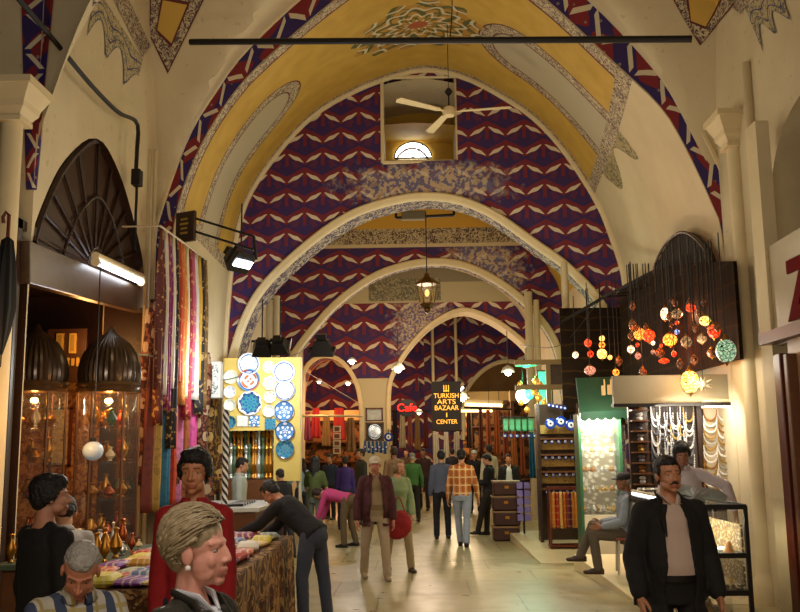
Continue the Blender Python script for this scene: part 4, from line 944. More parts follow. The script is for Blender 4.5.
# bracket sign and flood lamps
p = P(186,227,13.0); t = thing('hanging_sign','small dark framed sign with yellow lettering on an iron bracket','sign',p,R(-28))
mb = MB(); mb.box((0,0,0),(.36,.06,.46)); mb.build('frame', DWOOD, t, bevel=.01); mb = MB(); mb.box((0,-.035,0),(.24,.01,.34)); mb.build('panel', mat('sign_brown','#2a1a10',.5), t)
for k,w_ in enumerate((.13,.16,.12,.14)): mb = MB(); mb.box((0,-.045,.11-.07*k),(w_,.006,.03)); mb.build('lettering_line', GP, t)
mb = MB()
for dz in (.13,-.07): mb.cyl((.12,.0,dz),(1.0,.35,dz-.33),.018)
mb.cyl((1.0,.35,-.2),(1.05,.35,-.55),.02); mb.build('bracket', IRON, t, True)
def flood(label, c, d, s=.3, lit=True):
    t = thing('flood_lamp', label, 'lamp', c); d = V(d).normalized(); q = d.to_track_quat('-Y','Z').to_matrix()
    mb = MB(); M = q.to_4x4(); mb.T = M
    mb.add([(-s*.5,-.1*s,-s*.4),(s*.5,-.1*s,-s*.4),(s*.5,-.1*s,s*.4),(-s*.5,-.1*s,s*.4),(-s*.3,.55*s,-s*.25),(s*.3,.55*s,-s*.25),(s*.3,.55*s,s*.25),(-s*.3,.55*s,s*.25)],[(0,1,2,3),(7,6,5,4),(0,4,5,1),(1,5,6,2),(2,6,7,3),(3,7,4,0)]); mb.box((0,.65*s,0),(s*.4,s*.3,s*.3))
    for a in (-1,1): mb.box((a*s*.54,.1*s,.15*s),(.02*s,s*.16,s*.7))
    mb.box((0,.1*s,.5*s),(s*1.1,s*.16,.03*s)); mb.build('housing', BLACK, t, bevel=.006)
    mb = MB(); mb.cyl((0,0,s*.5),(0,0,s*.5+.7),.012); mb.build('hanger', IRON, t, True)
    mb = MB(); mb.T = M; mb.box((0,-.13*s,0),(s*.86,.03*s,s*.3)); mb.build('glass', TUBE if lit else GLASS, t); return t
flood('black flood lamp with a lit glass below the bracket sign', P(241,262,13.3), (.75,-.45,-.75), .42)
a = P(229,246,13.3); b = P(241,258,13.3)
flood('black flood lamp shining down on the wall of plates, left one', P(262,350,15.3), (-.1,.85,-.6), .34); flood('black flood lamp above the plates, right one', P(280,348,15.3), (.1,.85,-.6), .34); flood('dark lamp hanging on the wire left of the orange side arch', P(322,353,26), (0,.3,-1), .7, False)
# ceiling fan
p = P(449,112,14.6); t = thing('ceiling_fan','cream three-bladed ceiling fan hanging before the niche','fan',p); mb = MB(); mb.lathe([(0,-.08),(.09,-.07),(.12,0),(.10,.07),(.04,.1),(0,.1)],n=20); mb.build('motor', CREAM, t, True); mb = MB(); mb.cyl((0,0,.1),(0,0,.42),.012); mb.lathe([(.03,.42),(.07,.36),(.03,.3)],n=12); mb.cyl((0,0,.42),(0,0,1.6),.006); mb.build('rod', IRON, t)
for a in (R(-8),R(108),R(214)):
    mb = MB(); mb.T = Matrix.Rotation(a,4,'Z') @ Matrix.Rotation(R(9),4,'X'); mb.box((.16,0,0),(.14,.05,.012)); mb.add([(.2,-.055,0),(1.02,-.08,0),(1.06,0,0),(1.02,.08,0),(.2,.055,0),(.2,-.055,.01),(1.02,-.08,.01),(1.06,0,.01),(1.02,.08,.01),(.2,.055,.01)],[(0,1,2,3,4),(9,8,7,6,5),(0,5,6,1),(1,6,7,2),(2,7,8,3),(3,8,9,4),(4,9,5,0)]); mb.build('blade', CREAM, t)
# hanging rail lamp and lantern
a = P(396,218,19.5); b = P(454,215,19.5); t = thing('ceiling_bracket','dark iron bracket hanging under the first arch','bracket',(a+b)/2); o_ = (a+b)/2; mb = MB(); mb.cyl(a-o_,b-o_,.035); mb.cyl(a-o_,a-o_+V((0,0,.25)),.03); mb.cyl(b-o_,b-o_+V((0,0,.25)),.03); mb.cyl(a-o_+V((0,0,.25)),a-o_+V((0,0,.7)),.008); mb.cyl(b-o_+V((0,0,.25)),b-o_+V((0,0,.7)),.008); mb.build('bar', IRON, t, True); mb = MB(); mb.box((-.25,-.02,.02),(.55,.16,.2)); mb.build('housing', mat('dusty_grey','#6a6048',.7), t, bevel=.02)
p = P(427,292,19.0); t = thing('hanging_lantern','antique brass and glass lantern hanging in the middle of the hall','lantern',p)
mb = MB(); mb.lathe([(0,.42),(.05,.40),(.06,.34),(.24,.20),(.27,.18),(.25,.16),(0,.16)],n=6); mb.lathe([(.1,-.34),(.13,-.3),(.16,-.26),(.13,-.24),(0,-.24)],n=6); mb.build('cap', mat('old_brass','#5c3f1c',.35,.7), t)
mb = MB(); mb.lathe([(.15,-.24),(.21,.0),(.22,.16)],n=6); mb.build('glass', mat('amber_glass','#c9b07c',.15,trans=.5,alpha=.45,var=0), t)
for k in range(6): a_ = k*PI/3; mb = MB(); mb.cyl((.15*math.cos(a_),.15*math.sin(a_),-.24),(.22*math.cos(a_),.22*math.sin(a_),.16),.012,n=6); mb.build('rib', _mats['old_brass'], t)
mb = MB(); mb.ball((0,0,-.38),(.07,.07,.08),12); mb.build('finial', _mats['old_brass'], t, True); mb = MB(); mb.cyl((0,0,.4),(0,0,1.75),.012,n=6); mb.build('chain', IRON, t); mb = MB(); mb.ball((0,0,-.02),(.05,.05,.08),12); mb.build('bulb', mat('dim_bulb','#fff',.3,emit=2,ecol='#ffb860',var=0), t, True)
# ================================================================== wall of plates
D_ = 16.75
a = P(224,358,D_); b = P(300,430,D_); t = thing('plate_display','yellowish display board carrying painted plates beside the left wall','board',((a.x+b.x)/2,D_,0))
mb = MB(); mb.box((0,.06,(a.z+b.z)/2),(b.x-a.x,.06,a.z-b.z)); mb.build('panel', mat('pale_yellow_board','#cdb45c',.6), t); mb = MB(); e = P(284,470,D_); mb.box((b.x-.24-(a.x+b.x)/2,.06,(b.z+e.z)/2-.1),(.5,.06,b.z-e.z+.2)); mb.build('side_panel', _mats['pale_yellow_board'], t)
for q_ in (-1,1): mb = MB(); mb.box((q_*(b.x-a.x)/2,.08,a.z/2),(.05,.05,a.z)); mb.build('post', PIPE, t)
def platem(nm, c1_, c2_, c3_, kk):
    def f():
        x,y,z,_ = coords(); r = sqrt_(x*x+z*z)*4.2; an = atan2_(z,x)
        c = mixc(gt(r,.72), c1_, c2_); c = mixc(gt(sin_(an*kk)*sin_(r*14),.25), c, c3_); return mixc(lt(nabs(r-.72),.04)+gt(r,.95), c, '#22427c')
    return mat('plate_'+nm, f, .2, coat=.3)
PMS = [platem('white','#e8ecf2','#dfe6ee','#b8cfe4',6), platem('blue','#4f83b8','#7fa8c8','#e6ecec',5), platem('teal','#3d8a98','#e8e6d6','#2a5a98',8), platem('orange','#d8dce0','#5f8cb8','#b8683c',2), platem('pale','#eae6da','#e0e4ea','#c8b878',7), platem('green','#dfe6d8','#2f6a48','#d8d8c8',9)]
PLT = [(249,364,11,0,'large white plate at the top left'),(269,367,6,4,'small white plate top middle'),(284,372,11,0,'large white plate at the top right'),(249,380,11,3,'blue plate with orange and white centre'),(270,383,7,4,'small pale plate in the middle column, second'),(285,390,10,0,'large white plate with pale blue leaves on the right'),(270,397,6,4,'small cream plate in the middle column, third'),(250,403,12,2,'large round dish with fish-scale blue pattern'),(269,411,6,5,'small plate with dark ring, middle column'),(284,411,10,1,'deep blue plate with dolphins shape on the right'),(230,405,6,5,'small green ringed plate at the left edge'),(230,422,6,2,'small plate with dark ring at the lower left edge'),(285,431,9.5,1,'blue grey plate low on the right'),(285,449,9,2,'teal painted plate lowest on the right'),(230,392,6,0,'small white plate on the left edge'),(231,377,7,5,'pale green flowered plate on the left edge')]
for x_,y_,r_,k,lab in PLT:
    p = P(x_,y_,D_); rr = r_/900*D_*1.02; mb = MB(); mb.lathe([(0,.02),(rr*.55,.02),(rr*.62,.0),(rr,-.03),(rr,-.022),(rr*.62,.008),(rr*.55,.028),(0,.03)], n=28, axis='Y')
    o = mb.build('painted_plate', PMS[k], smooth=True); tag(o, lab+' of the plate board', 'plate', 'plates on the board', (p.x,D_+.005,p.z), 0)
for x_,y_,k,lab in ((242,421,5,'square green and white tile, left of three'),(254,421,1,'square blue tile, middle of three'),(270,424,2,'square grey blue patterned tile, right of three')):
    p = P(x_,y_,D_); mb = MB(); mb.box((0,0,0),(.2,.03,.2)); o = mb.build('painted_tile', PMS[k], bevel=.006); tag(o, lab+' below the plates', 'tile', 'tiles below the plates', (p.x,D_+.018,p.z))
# brass water pipes and vases below
for k in range(26):
    row = k//13; x_ = 227+3.6*(k%13)+random.uniform(-1,1); D2 = 16.98+.2*row; p = P(x_, 486-18*row, D2); h = random.uniform(.55,.95)
    mb = MB(); mb.lathe([(0,0),(.06,0),(.07,.03),(.03,.1),(.085,.22),(.09,.3),(.03,.42),(.022,.5),(.045,.56),(.02,.62),(.02,h-.1),(.04,h-.06),(.01,h),(0,h)], n=12); o = mb.build('water_pipe', [BRASS,SILV,pm[3],BRASS][k%4], smooth=True)
    tag(o,'tall slender brass water pipe on the shelves under the plates','water pipe','water pipes under the plates',(p.x,D2,1.25+.0 if row==0 else 1.5))
t = thing('stepped_shelving','stepped shelf carrying the brass water pipes','shelf',((a.x+b.x)/2-.2,17.1,0)); mb = MB(); mb.box((0,-.13,.62),(1.1,.2,1.24)); mb.build('lower_step', MWOOD, t); mb = MB(); mb.box((0,.08,.75),(1.1,.2,1.48)); mb.build('upper_step', MWOOD, t); mb = MB(); mb.box((0,.24,1.5),(1.2,.04,2.9)); mb.build('back_board', DARK, t)
# striped bracelet post, white shop counter and little white display box on the pier
p = P(225,480,12.6); t = thing('bracelet_post','black and white wound bracelet stand beside the shopkeeper in white','stand',(p.x,12.6,0)); mb = MB(); mb.cyl((0,0,0),(0,0,2.35),.045,n=16); mb.build('pole', mat('wound_bracelets', lambda: (lambda x,y,z,_: mixc(lt(fract(z*9+atan2_(y,x)*.5),.5),'#d8d8d0','#1a1a1a'))(*coords()), .4), t, True); mb = MB(); mb.cyl((0,0,0),(0,0,.04),.16,n=20); mb.build('base', IRON, t)
p = P(214,380,13.9); t = thing('display_box','small white lit display box on the wall beyond the scarves','box',p); mb = MB(); mb.box((0,0,0),(.24,.2,.56)); mb.build('case', mat('white_box','#c9ccc4',.4,emit=.15), t, bevel=.01); mb = MB(); mb.box((0,-.11,0),(.18,.01,.44)); mb.build('panel', mat('box_panel', lambda: scroll_col('#6f7a70','#d8dcd4',14,.3), .4), t)
t = thing('shop_counter','white topped counter where the shopkeeper in white stands','counter',(-2.55,12.6,0)); mb = MB(); mb.box((0,0,.5),(.9,1.6,1.0)); mb.build('body', MWOOD, t, bevel=.01); mb = MB(); mb.box((0,0,1.03),(1.0,1.7,.06)); mb.build('top', mat('white_laminate','#c6cac6',.25), t, bevel=.01)
for k in range(12):
    mb = MB(); mb.box((0,0,0),(.22,.045,.03)); o = mb.build('silver_bracelet', SILV if k%2 else BLACK, bevel=.008); tag(o,'dark and silver bracelet lying in a row on the white counter','bracelet','bracelets on the white counter',(-2.4,11.95+.085*k,1.08),.3)
# ================================================================== textile stall on the left
t = thing('stall_table','long stall table covered with a patterned brown cloth','table',(-1.98,8.2,0))
mb = MB(); mb.box((0,0,.42),(1.1,3.7,.8)); mb.build('base', MWOOD, t)
mb = MB(); 
def drape(a,b):
    y = -1.88+3.76*a; 
    if b < .5: return V((-.58+1.18*b/.5, y, .86))
    f = (b-.5)/.5; return V((.60+.03*math.sin(y*11)*f+.02*math.sin(y*23+1)*f, y, .86-.82*f))
mb.grid(120,24,drape); mb.build('cloth', mat('brown_patterned_cloth', lambda: mixc(gt(noise(5,4,dist=2.5),.53), mixc(gt(noise(18,3),.5),'#4a2c14','#6a4420'), mixc(lt(voro(12),.3),'#a8824c','#8a5c2c')), .85), t, smooth=2)
mb = MB(); mb.grid(40,8, lambda a,b: V((-.58+1.18*a, -1.885-.015*math.sin(a*30)*b, .86-.82*b))); mb.build('front_cloth', _mats['brown_patterned_cloth'], t, smooth=2)
random.seed(12)
PK = [('#a8201c','red'),('#c4b43a','yellow green'),('#6a2a80','violet'),('#c9c4b8','white'),('#b8822e','ochre'),('#7a2a4c','plum'),('#c86a8c','pink'),('#3c5a8a','blue'),('#d8b878','straw'),('#5c3a20','brown'),('#b04a20','orange'),('#8a9a86','sage')]
for k in range(60):
    c,nm = PK[k%12] if k%3 else PK[random.choice((0,1,2,3,8))]; col_ = k%5; row = k//5
    w_,l_,h_ = random.uniform(.16,.24),random.uniform(.24,.34),random.uniform(.03,.09)
    m = mat('folded_'+c[1:], lambda c=c: mixc(gt(fract(coords()[0]*14+noise(5)*2),.7), c, mixc(.5,c,'#d8c8a0')), .6)
    mb = MB(); mb.grid(10,8, lambda a,b: V(((a-.5)*w_,(b-.5)*l_, h_/2*(min(1,6*min(a,1-a,b,1-b)+.25)))))
    n0 = len(mb.v); mb.grid(10,8, lambda a,b: V(((a-.5)*w_,(b-.5)*l_, -h_/2*(min(1,6*min(a,1-a,b,1-b)+.25)))))
    mb.grid(10,1, lambda a,b: V(((a-.5)*w_,-.5*l_,(b-.5)*h_*.25))); mb.grid(10,1, lambda a,b: V(((a-.5)*w_,.5*l_,(b-.5)*h_*.25))); mb.grid(1,8, lambda a,b: V((-.5*w_,(b-.5)*l_,(a-.5)*h_*.25))); mb.grid(1,8, lambda a,b: V((.5*w_,(b-.5)*l_,(a-.5)*h_*.25)))
    o = mb.build('folded_textile', m, smooth=True); x_ = -2.42+.21*col_; y_ = 6.5+.295*row
    if k in (12,): pass
    tag(o, nm+' folded textile packet on the stall table', 'folded textile', 'folded textiles on the stall table', (x_+random.uniform(-.02,.02), y_+random.uniform(-.02,.02), .868+h_/2), random.uniform(-.25,.25))
    o.rotation_euler.x = 0
# ================================================================== side street, pictures, neon, far shops
def hang(name, px0, px1, py0, py1, D, m, label, cat, group=None, seed=0, flare=.35):
    a = P(px0,py0,D); b = P(px1,py1,D); w_ = b.x-a.x; L_ = a.z-b.z
    mb = MB(); rnd = random.Random(seed); ph = rnd.uniform(0,6)
    mb.grid(12,14, lambda u,v: V(((u-.5)*w_*(1-flare+flare*v), .04*math.sin(u*13+ph)*(.3+v), -L_*v)))
    o = mb.build(name, m, smooth=2, solid=.012); tag(o,label,cat,group,((a.x+b.x)/2,D,a.z)); return o
cl = lambda c: mat('garment_'+c[1:], lambda: mixc(noise(6,3), c, mixc(.4,c,'#000000')), .8)
for k,(x0,x1,y0,y1,D,c,lab) in enumerate([(311,321,408,438,30.6,'#a01c22','bright red garment hanging left under the orange arch'),(332,346,408,440,30.6,'#a3201c','broad red garment hanging right under the orange arch'),(322,331,414,446,30.9,'#9a7a4c','tan garment hanging between the two red ones'),(346,356,418,452,31,'#7a5a34','brown garment hanging beside the right arch pier'),(304,311,412,440,30.5,'#7c2c50','plum garment hanging at the left side of the orange arch'),
     (392,398,412,446,33,'#2a1c18','dark coat hanging left under the third arch'),(399,406,414,448,33,'#b8a888','pale garment hanging under the red neon sign'),(407,413,416,446,33,'#8c4a3c','brick garment hanging right of the pale one'),(414,421,414,450,33,'#8a6a3c','ochre garment hanging left of the gold sign'),(423,429,412,448,33,'#5a1f1c','dark red garment hanging beside the gold sign'),
     (433,440,432,468,31,'#b9b09c','white draped cloth under the gold sign, left'),(443,450,432,470,31,'#c4baa4','white draped cloth under the gold sign, middle'),(453,460,432,466,31,'#aaa090','white draped cloth under the gold sign, right'),
     (478,484,408,452,30,'#5c2416','dark rust coat hanging before the far shop'),(485,492,410,452,29,'#9a4a20','orange brown leather coat in the far row, left'),(493,501,410,455,29,'#a8561f','orange leather coat in the far row, middle'),(502,509,412,458,28,'#8a3c1a','brown leather coat in the far row, right'),(511,518,430,470,24,'#b0642c','orange leather jacket hanging above the shopkeeper'),(519,526,430,475,24,'#94441c','rust leather jacket next to the blue scarf'),(528,536,432,478,22.5,'#1c5a80','long blue scarf hanging beside the evil eye rack'),(466,472,412,448,31,'#3a201a','dark brown coat hanging right of the gold sign')]):
    hang('hanging_garment',x0,x1,y0,y1,D,cl(c),lab,'garment','garments along the far street',seed=k)
def rail(name,x0,y0,x1,y1,D,lab,m=PIPE,r=.04):
    a = P(x0,y0,D); b = P(x1,y1,D); mb = MB(); mb.cyl(a-a,b-a,r); o = mb.build(name, m, smooth=True); tag(o,lab,'rail',None,a); return o
rail('awning_rail',301,416,363,416,29.5,'pale horizontal rail across the orange side arch')
rail('clothes_rail',388,411,430,411,32.9,'thin rail carrying garments under the third arch',IRON,.03)
rail('clothes_rail',432,430.5,462,430.5,31,'thin rail carrying the white draped cloths',IRON,.03)
rail('clothes_rail',464,407.5,512,409.5,29.4,'thin rail carrying the leather coats',IRON,.03)
# small framed pictures stacked, and the picture panel
for k in range(4):
    p = P(337,429+7.2*k,27.5); t = thing('picture_frame','small framed picture hanging in a vertical row, %s'%['topmost','second from the top','third from the top','lowest'][k],'picture',p,0,'vertical row of small pictures')
    mb = MB(); mb.box((0,0,0),(.23,.04,.19)); mb.build('frame', CREAM, t); mb = MB(); mb.box((0,-.025,0),(.15,.01,.12)); mb.build('picture', mat('red_brown_print','#7a3a22',.6,var=.4,vs=14), t)
def picture(x0,y0,x1,y1,D,fm,pmx,lab,oval=False):
    a = P(x0,y0,D); b = P(x1,y1,D); w_ = b.x-a.x; h_ = a.z-b.z; t = thing('picture_frame',lab,'picture',((a.x+b.x)/2,D,(a.z+b.z)/2)); mb = MB()
    for q in (-1,1): mb.box((q*w_*.46,0,0),(w_*.09,.06,h_)); mb.box((0,0,q*h_*.46),(w_,.06,h_*.09))
    mb.build('frame', fm, t); mb = MB(); mb.box((0,.01,0),(w_*.9,.02,h_*.9)); mb.build('picture', pmx, t)
    if oval: mb = MB(); mb.lathe([(0,0),(.36*w_,0),(.36*w_,.02),(0,.02)],(0,-.03,0),28,'Y',ry=1.15); mb.build('oval_plate', PMS[0], t, True)
    return t
picture(365.5,408,383,421,25.5,RWOOD,mat('print_a','#c4bca8',.5,var=.4,vs=9),'framed pale print with red corners on the cream pier')
picture(365.5,422.5,384,441,25.5,MWOOD,mat('print_b','#2e3430',.5),'dark framed picture with a white oval plate on the pier',True)
def eye_charm(p, r, lab, grp=None, chain=.1):
    t = thing('evil_eye_charm',lab,'charm',p,0,grp)
    for nm,rr,yy,m in (('disc',r,0,mat('cobalt_glass','#123a9c',.15,coat=.5,var=0)),('white_ring',r*.55,-.012,mat('white_enamel','#e6e8ec',.2,var=0)),('pupil',r*.22,-.022,BLACK)):
        mb = MB(); mb.lathe([(0,0),(rr*.8,0),(rr,.012),(rr*.8,.024),(0,.024)],(0,yy-.0,0),20,'Y'); mb.build(nm, m, t, True)
    if chain: mb = MB(); mb.cyl((0,.01,r*.9),(0,.01,r+chain),.008,n=6); mb.build('cord', IRON, t)
    return t
for k in range(7): eye_charm(P(365+3.6*k,447+(k%2)*2.4,24.8), .048, 'small blue glass charm in the row below the oval picture', 'blue charms under the pictures', .16)
eye_charm(P(388.5,437,24.6), .12, 'large blue glass eye charm right of the oval picture')
for k in range(6): hang('blue_tassel',363.5+4*k,366.5+4*k,441,452+(k%3),25.1,cl('#3f78b4'),'short blue tassel hanging under the oval picture','tassel','blue tassels under the pictures',seed=90+k)
# red neon, far lamps
p = P(407,408,30); t = thing('neon_sign','round dark sign with red neon script, far down the street','sign',p); mb = MB(); mb.lathe([(0,0),(.34,0),(.34,.06),(0,.06)],(0,0,0),28,'Y',ry=.85); mb.build('board', IRON, t, True)
lettering('neon_lettering','Cafe',.36,mat('red_neon','#ff1808',.4,emit=3.2,ecol='#ff1408',var=0),t,(0,-.04,0),(PI/2,0,0),.012)
def bell(p, r, lab, m=BULB, power=0, col='#ffe9c0'):
    t = thing('pendant_lamp',lab,'lamp',p); mb = MB(); mb.ball((0,0,-.02),(r*.7,r*.7,r*.8),14); mb.build('bulb', m, t, True); mb = MB(); mb.lathe([(r*1.3,-r*.2),(r*.9,r*.6),(r*.25,r*1.0),(0,r*1.1)],n=18); mb.build('shade', mat('white_enamel_shade','#c8c4b0',.4), t, True, solid=.01); mb = MB(); mb.cyl((0,0,r),(0,0,r+1.0),.01,n=6); mb.build('cord', IRON, t)
    if power: l = plamp('bulb_light', p+V((0,-.3,-.25)), power, col, .12)
    return t
bell(P(398,368,29), .17, 'glowing round lamp left inside the third arch', BULB, 40); bell(P(419,412,28.5), .09, 'small white bell lamp right of the red neon sign', LGLOW)
bell(P(352,361,25), .10, 'white lamp on the wire above the orange arch', LGLOW, 40,'#ffffff'); bell(P(508,371,25.5), .15, 'white glowing bell lamp left of the green lamp shade', LGLOW, 30,'#eaffea')
bell(P(463,397,38), .22, 'warm lamp far away right of the gold sign', BULB, 90); bell(P(348,383,33.5), .10, 'small lamp glowing inside the orange side arch', BULB, 50)
bell(P(319,381,34), .10, 'small white lamp at the back of the side street', LGLOW)
# gold lettered sign
p = P(446.5,406,27); w_ = 29/900*27; h_ = 49/900*27; t = thing('shop_sign','dark brown hanging sign with glowing gold lettering above the crowd','sign',p)
mb = MB(); mb.box((0,.04,0),(w_,.08,h_)); mb.build('board', mat('sign_dark_brown','#2c160a',.5), t, bevel=.01)
GL = mat('glowing_gold','#ffb030',.4,emit=1.6,ecol='#ffae38',var=0)
for i,(tx,z_,s_) in enumerate((('TURKISH',.30,.20),('ARTS',.12,.20),('BAZAAR',-.06,.20),('CENTER',-.47,.18))): lettering('lettering',tx,s_,GL,t,(0,-.01,z_),(PI/2,0,0),.008,.95 if i!=1 else 1.2)
mb = MB()
for a_ in (-1,0,1): mb.cyl((a_*.07,-.01,.42),(a_*.07,-.01,.62),.012,n=6)
mb.cyl((-.07,-.01,.45),(.07,-.01,.45),.012,n=6); mb.build('ornament', GL, t); mb = MB(); mb.cyl((0,-.01,-.2),(0,-.01,-.33),.014,n=6); mb.build('ornament', GL, t)
tube_lamp('light_bar', P(465,404.5,31), P(502,405.5,31), .05, 'long warm light bar right of the gold sign, upper', TUBEW, cord=.8); tube_lamp('light_bar', P(459,411,30.5), P(492,411,30.5), .035, 'long warm light bar right of the gold sign, lower', TUBEW, cord=.8)
tube_lamp('light_bar', P(452,399,34), P(463,387,34), .05, 'slanting white lamp beside the gold sign', TUBE, cord=.8)
# far shop fronts closing the view
random.seed(21)
for k,(x0,x1,y0,D) in enumerate(((389,432,418,44),(433,470,416,46),(470,512,400,40),(512,560,400,36),(300,362,420,35.8))):
    a = P(x0,y0,D); b = P(x1,y0,D); W_ = b.x-a.x; t = thing('wooden_shop',['narrow wooden shop front at the end left of the gold sign','wooden shop front at the end of the street behind the white cloths','wooden shop front behind the leather coats','wooden shop front behind the green lamp','dim shop front at the back of the side street'][k],'shop front',((a.x+b.x)/2,D,0)); H_ = a.z
    mb = MB(); mb.box((0,.3,H_/2),(W_,.1,H_)); mb.build('back_panel', mat('brown_shelves', lambda: mixc(gt(noise(4,4),.5),'#3a2210','#8a5a2c'), .7), t)
    for q in range(4): mb = MB(); mb.box((0,.1,.5+q*(H_-.6)/3),(W_,.4,.06)); mb.build('shelf', MWOOD, t)
    for q in (-1,1): mb = MB(); mb.box((q*W_/2,.1,H_/2),(.12,.45,H_)); mb.build('post', MWOOD, t)
    mb = MB(); mb.box((0,.0,H_+.15),(W_+.2,.6,.4)); mb.build('fascia', mat('cream_fascia','#a88a54',.6), t)
# ================================================================== green lit stall on the right
GRN = mat('green_glow','#40d8a0',.4,emit=2.2,ecol='#30d89a',var=0); CY = mat('cyan_panel', lambda: mixc(noise(3,3),'#2f9a86','#7fd8c4'), .4, emit=.9, ecol=lambda: mixc(noise(3,3),'#1f8a74','#6fd8bc'))
p = P(526,364,20.0); t = thing('green_lamp','green shaded lamp on a short pole above the right stall','lamp',p); mb = MB(); mb.lathe([(.24,-.04),(.22,.0),(.08,.05),(.02,.08)],n=24); mb.build('shade', mat('green_shade','#4fae80',.4,emit=.5,ecol='#38b880'), t, True, solid=.01); mb = MB(); mb.cyl((0,0,.05),(0,0,.36),.02); mb.build('pole', PIPE, t); mb = MB(); mb.ball((0,0,-.03),(.1,.1,.05),14); mb.build('bulb', GRN, t, True)
plamp('green_light', p+V((0,-.25,-.3)), 25, '#60ffb8', .1)
p = P(545,392,20.4); t = thing('light_box','tall glowing turquoise panel behind the brass globes','light box',p); mb = MB(); mb.box((0,0,0),(.28,.05,.92)); mb.build('panel', CY, t); mb = MB()
for q in (-1,1): mb.box((q*.16,0,0),(.03,.08,.96)); mb.box((0,0,q*.48),(.35,.08,.03))
mb.build('frame', MWOOD, t)
t = thing('globe_lamp','bright white and green glass globe lamp beside the turquoise panel','lamp',P(523,396,19.8)); mb = MB(); mb.ball((0,0,0),(.16,.16,.17),20); mb.build('globe', mat('bright_globe','#fff',.3,emit=4,ecol='#d8ffe0',var=0), t, True); mb = MB(); mb.ball((.12,-.1,.04),(.11,.11,.13),16); mb.build('green_globe', GRN, t, True); mb = MB(); mb.cyl((0,0,.15),(0,0,.7),.01); mb.build('cord', IRON, t)
plamp('globe_light', P(523,396,19.3), 30, '#e8ffdc', .15)
for k,(x_,y_,r_) in enumerate(((536,381,3.6),(541,386,3.4),(534,392,3.4),(539,398,3.6),(545,403,3.4),(538,408,3.6),(543,413,3.4),(544,419,3.6),(543,425,3.6),(520,384,2.6),(521,403,2.8),(527,410,3),(544,432,3))):
    p = P(x_,y_,19.6); t = thing('brass_ball','shiny brass ball hanging in the cluster before the turquoise panel','ornament',p,0,'brass balls at the green stall'); rr = r_/900*19.6
    mb = MB(); mb.ball((0,0,0),rr,14); mb.build('ball', mat('glowing_brass','#d89a3c',.2,.7,emit=.25,ecol='#ffb050'), t, True); mb = MB(); mb.cyl((0,0,rr*.9),(0,0,rr*1.4),rr*.3); mb.build('cap', BRASS, t)  # plain ornaments; a faint glow is put into the brass by emission
for k in range(5): t = picture(503+6.2*k,419,508.4+6.2*k,431,20.5,mat('green_metal','#3a8a5c',.4),mat('teal_print','#5fae80',.4,emit=.2,var=.5,vs=10),'small green framed hanging picture, number %d from the leather coats'%(k+1) if 0 else ['leftmost small green framed picture hanging over the shopkeeper','second small green framed picture from the left over the shopkeeper','middle small green framed picture over the shopkeeper','small green framed picture next to the blue scarf','small green framed picture at the evil eye rack'][k])
for k in range(6): eye_charm(P(505+6*k,436,20.4), .05, 'small dark blue charm dangling below the green pictures', 'charms below the green pictures', .1)
rail('stall_rail',500,417.5,537,417.5,20.5,'thin rail carrying the small green pictures',IRON,.02)
# timber frame of the stall
t = thing('timber_stall','pale timber stall frame right of the turquoise panel','frame',(P(563,400,18.2).x,18.2,0)); zt = P(560,362,18.2).z; z2 = P(560,387,18.2).z
for q in (-.28,.22): mb = MB(); mb.box((q,0,zt/2),(.09,.09,zt)); mb.build('post', mat('pale_timber','#8a6c3c',.6), t)
for zz in (zt,z2): mb = MB(); mb.box((-.25,0,zz),(1.4,.1,.1)); mb.build('beam', _mats['pale_timber'], t)
mb = MB(); mb.box((-.03,.05,(zt+z2)/2),(.42,.02,zt-z2-.1)); mb.build('panel', mat('brown_picture','#4a3018',.5,var=.5,vs=10), t)
# ================================================================== evil eye rack
RX,RD = P(558,447,16.6).x, 16.6
t = thing('display_rack','tall dark rack full of blue eye beads left of the green awning','rack',(RX,RD,0)); zt = P(558,404,RD).z
for q in (-.36,.36): mb = MB(); mb.box((q,0,zt/2),(.05,.3,zt)); mb.build('upright', DWOOD, t)
mb = MB(); mb.box((0,.16,zt/2),(.7,.03,zt)); mb.build('back', mat('rack_back','#3c2a18',.7,var=.3), t)
rows = [P(558,y,RD).z for y in (437,453,470,487)]
for k,z_ in enumerate(rows):
    mb = MB(); mb.box((0,0,z_-.03),(.68,.28,.03)); mb.build('shelf', MWOOD, t)
    mb = MB(); mb.box((0,.10,z_+.14),(.6,.03,.16)); mb.build('card', mat('gold_card', lambda: scroll_col('#6a4e20','#c0a050',20,.4), .5), t)
for k,(x_,y_) in enumerate(((550.5,423.5),(561,421.5),(571,425))): eye_charm(P(x_,y_,RD-.2), .10, ['large blue eye charm on top of the rack, left','large blue eye charm on top of the rack, middle','large blue eye charm on top of the rack, right'][k],'large charms on the rack',.08)
for j_,z_ in enumerate(rows):
    for k in range(5): eye_charm((RX-.24+.12*k,RD-.1,z_-.08), .042, 'small blue eye charm hanging from the %s shelf of the rack'%['top','second','third','lowest'][j_], 'small charms on the rack, %s shelf'%['top','second','third','lowest'][j_], .03)
for k in range(5): eye_charm(P(549+4*k,405+k*.8,RD-.25), .035, 'tiny pale charm strung above the rack', 'tiny charms above the rack', .02)
t = thing('scarf_stand','low wooden stand of hanging colourful scarves below the eye beads','stand',(P(565,520,15.8).x,15.8,.08)); zt = P(565,488,15.8).z-.08
for q in (-.26,.26):
    for e_ in (-.1,.1): mb = MB(); mb.box((q,e_,zt/2),(.035,.035,zt)); mb.build('post', RWOOD, t)
mb = MB(); mb.box((0,0,zt),(.58,.26,.05)); mb.build('top', RWOOD, t); mb = MB(); mb.box((0,0,.04),(.58,.26,.04)); mb.build('bottom_shelf', RWOOD, t)
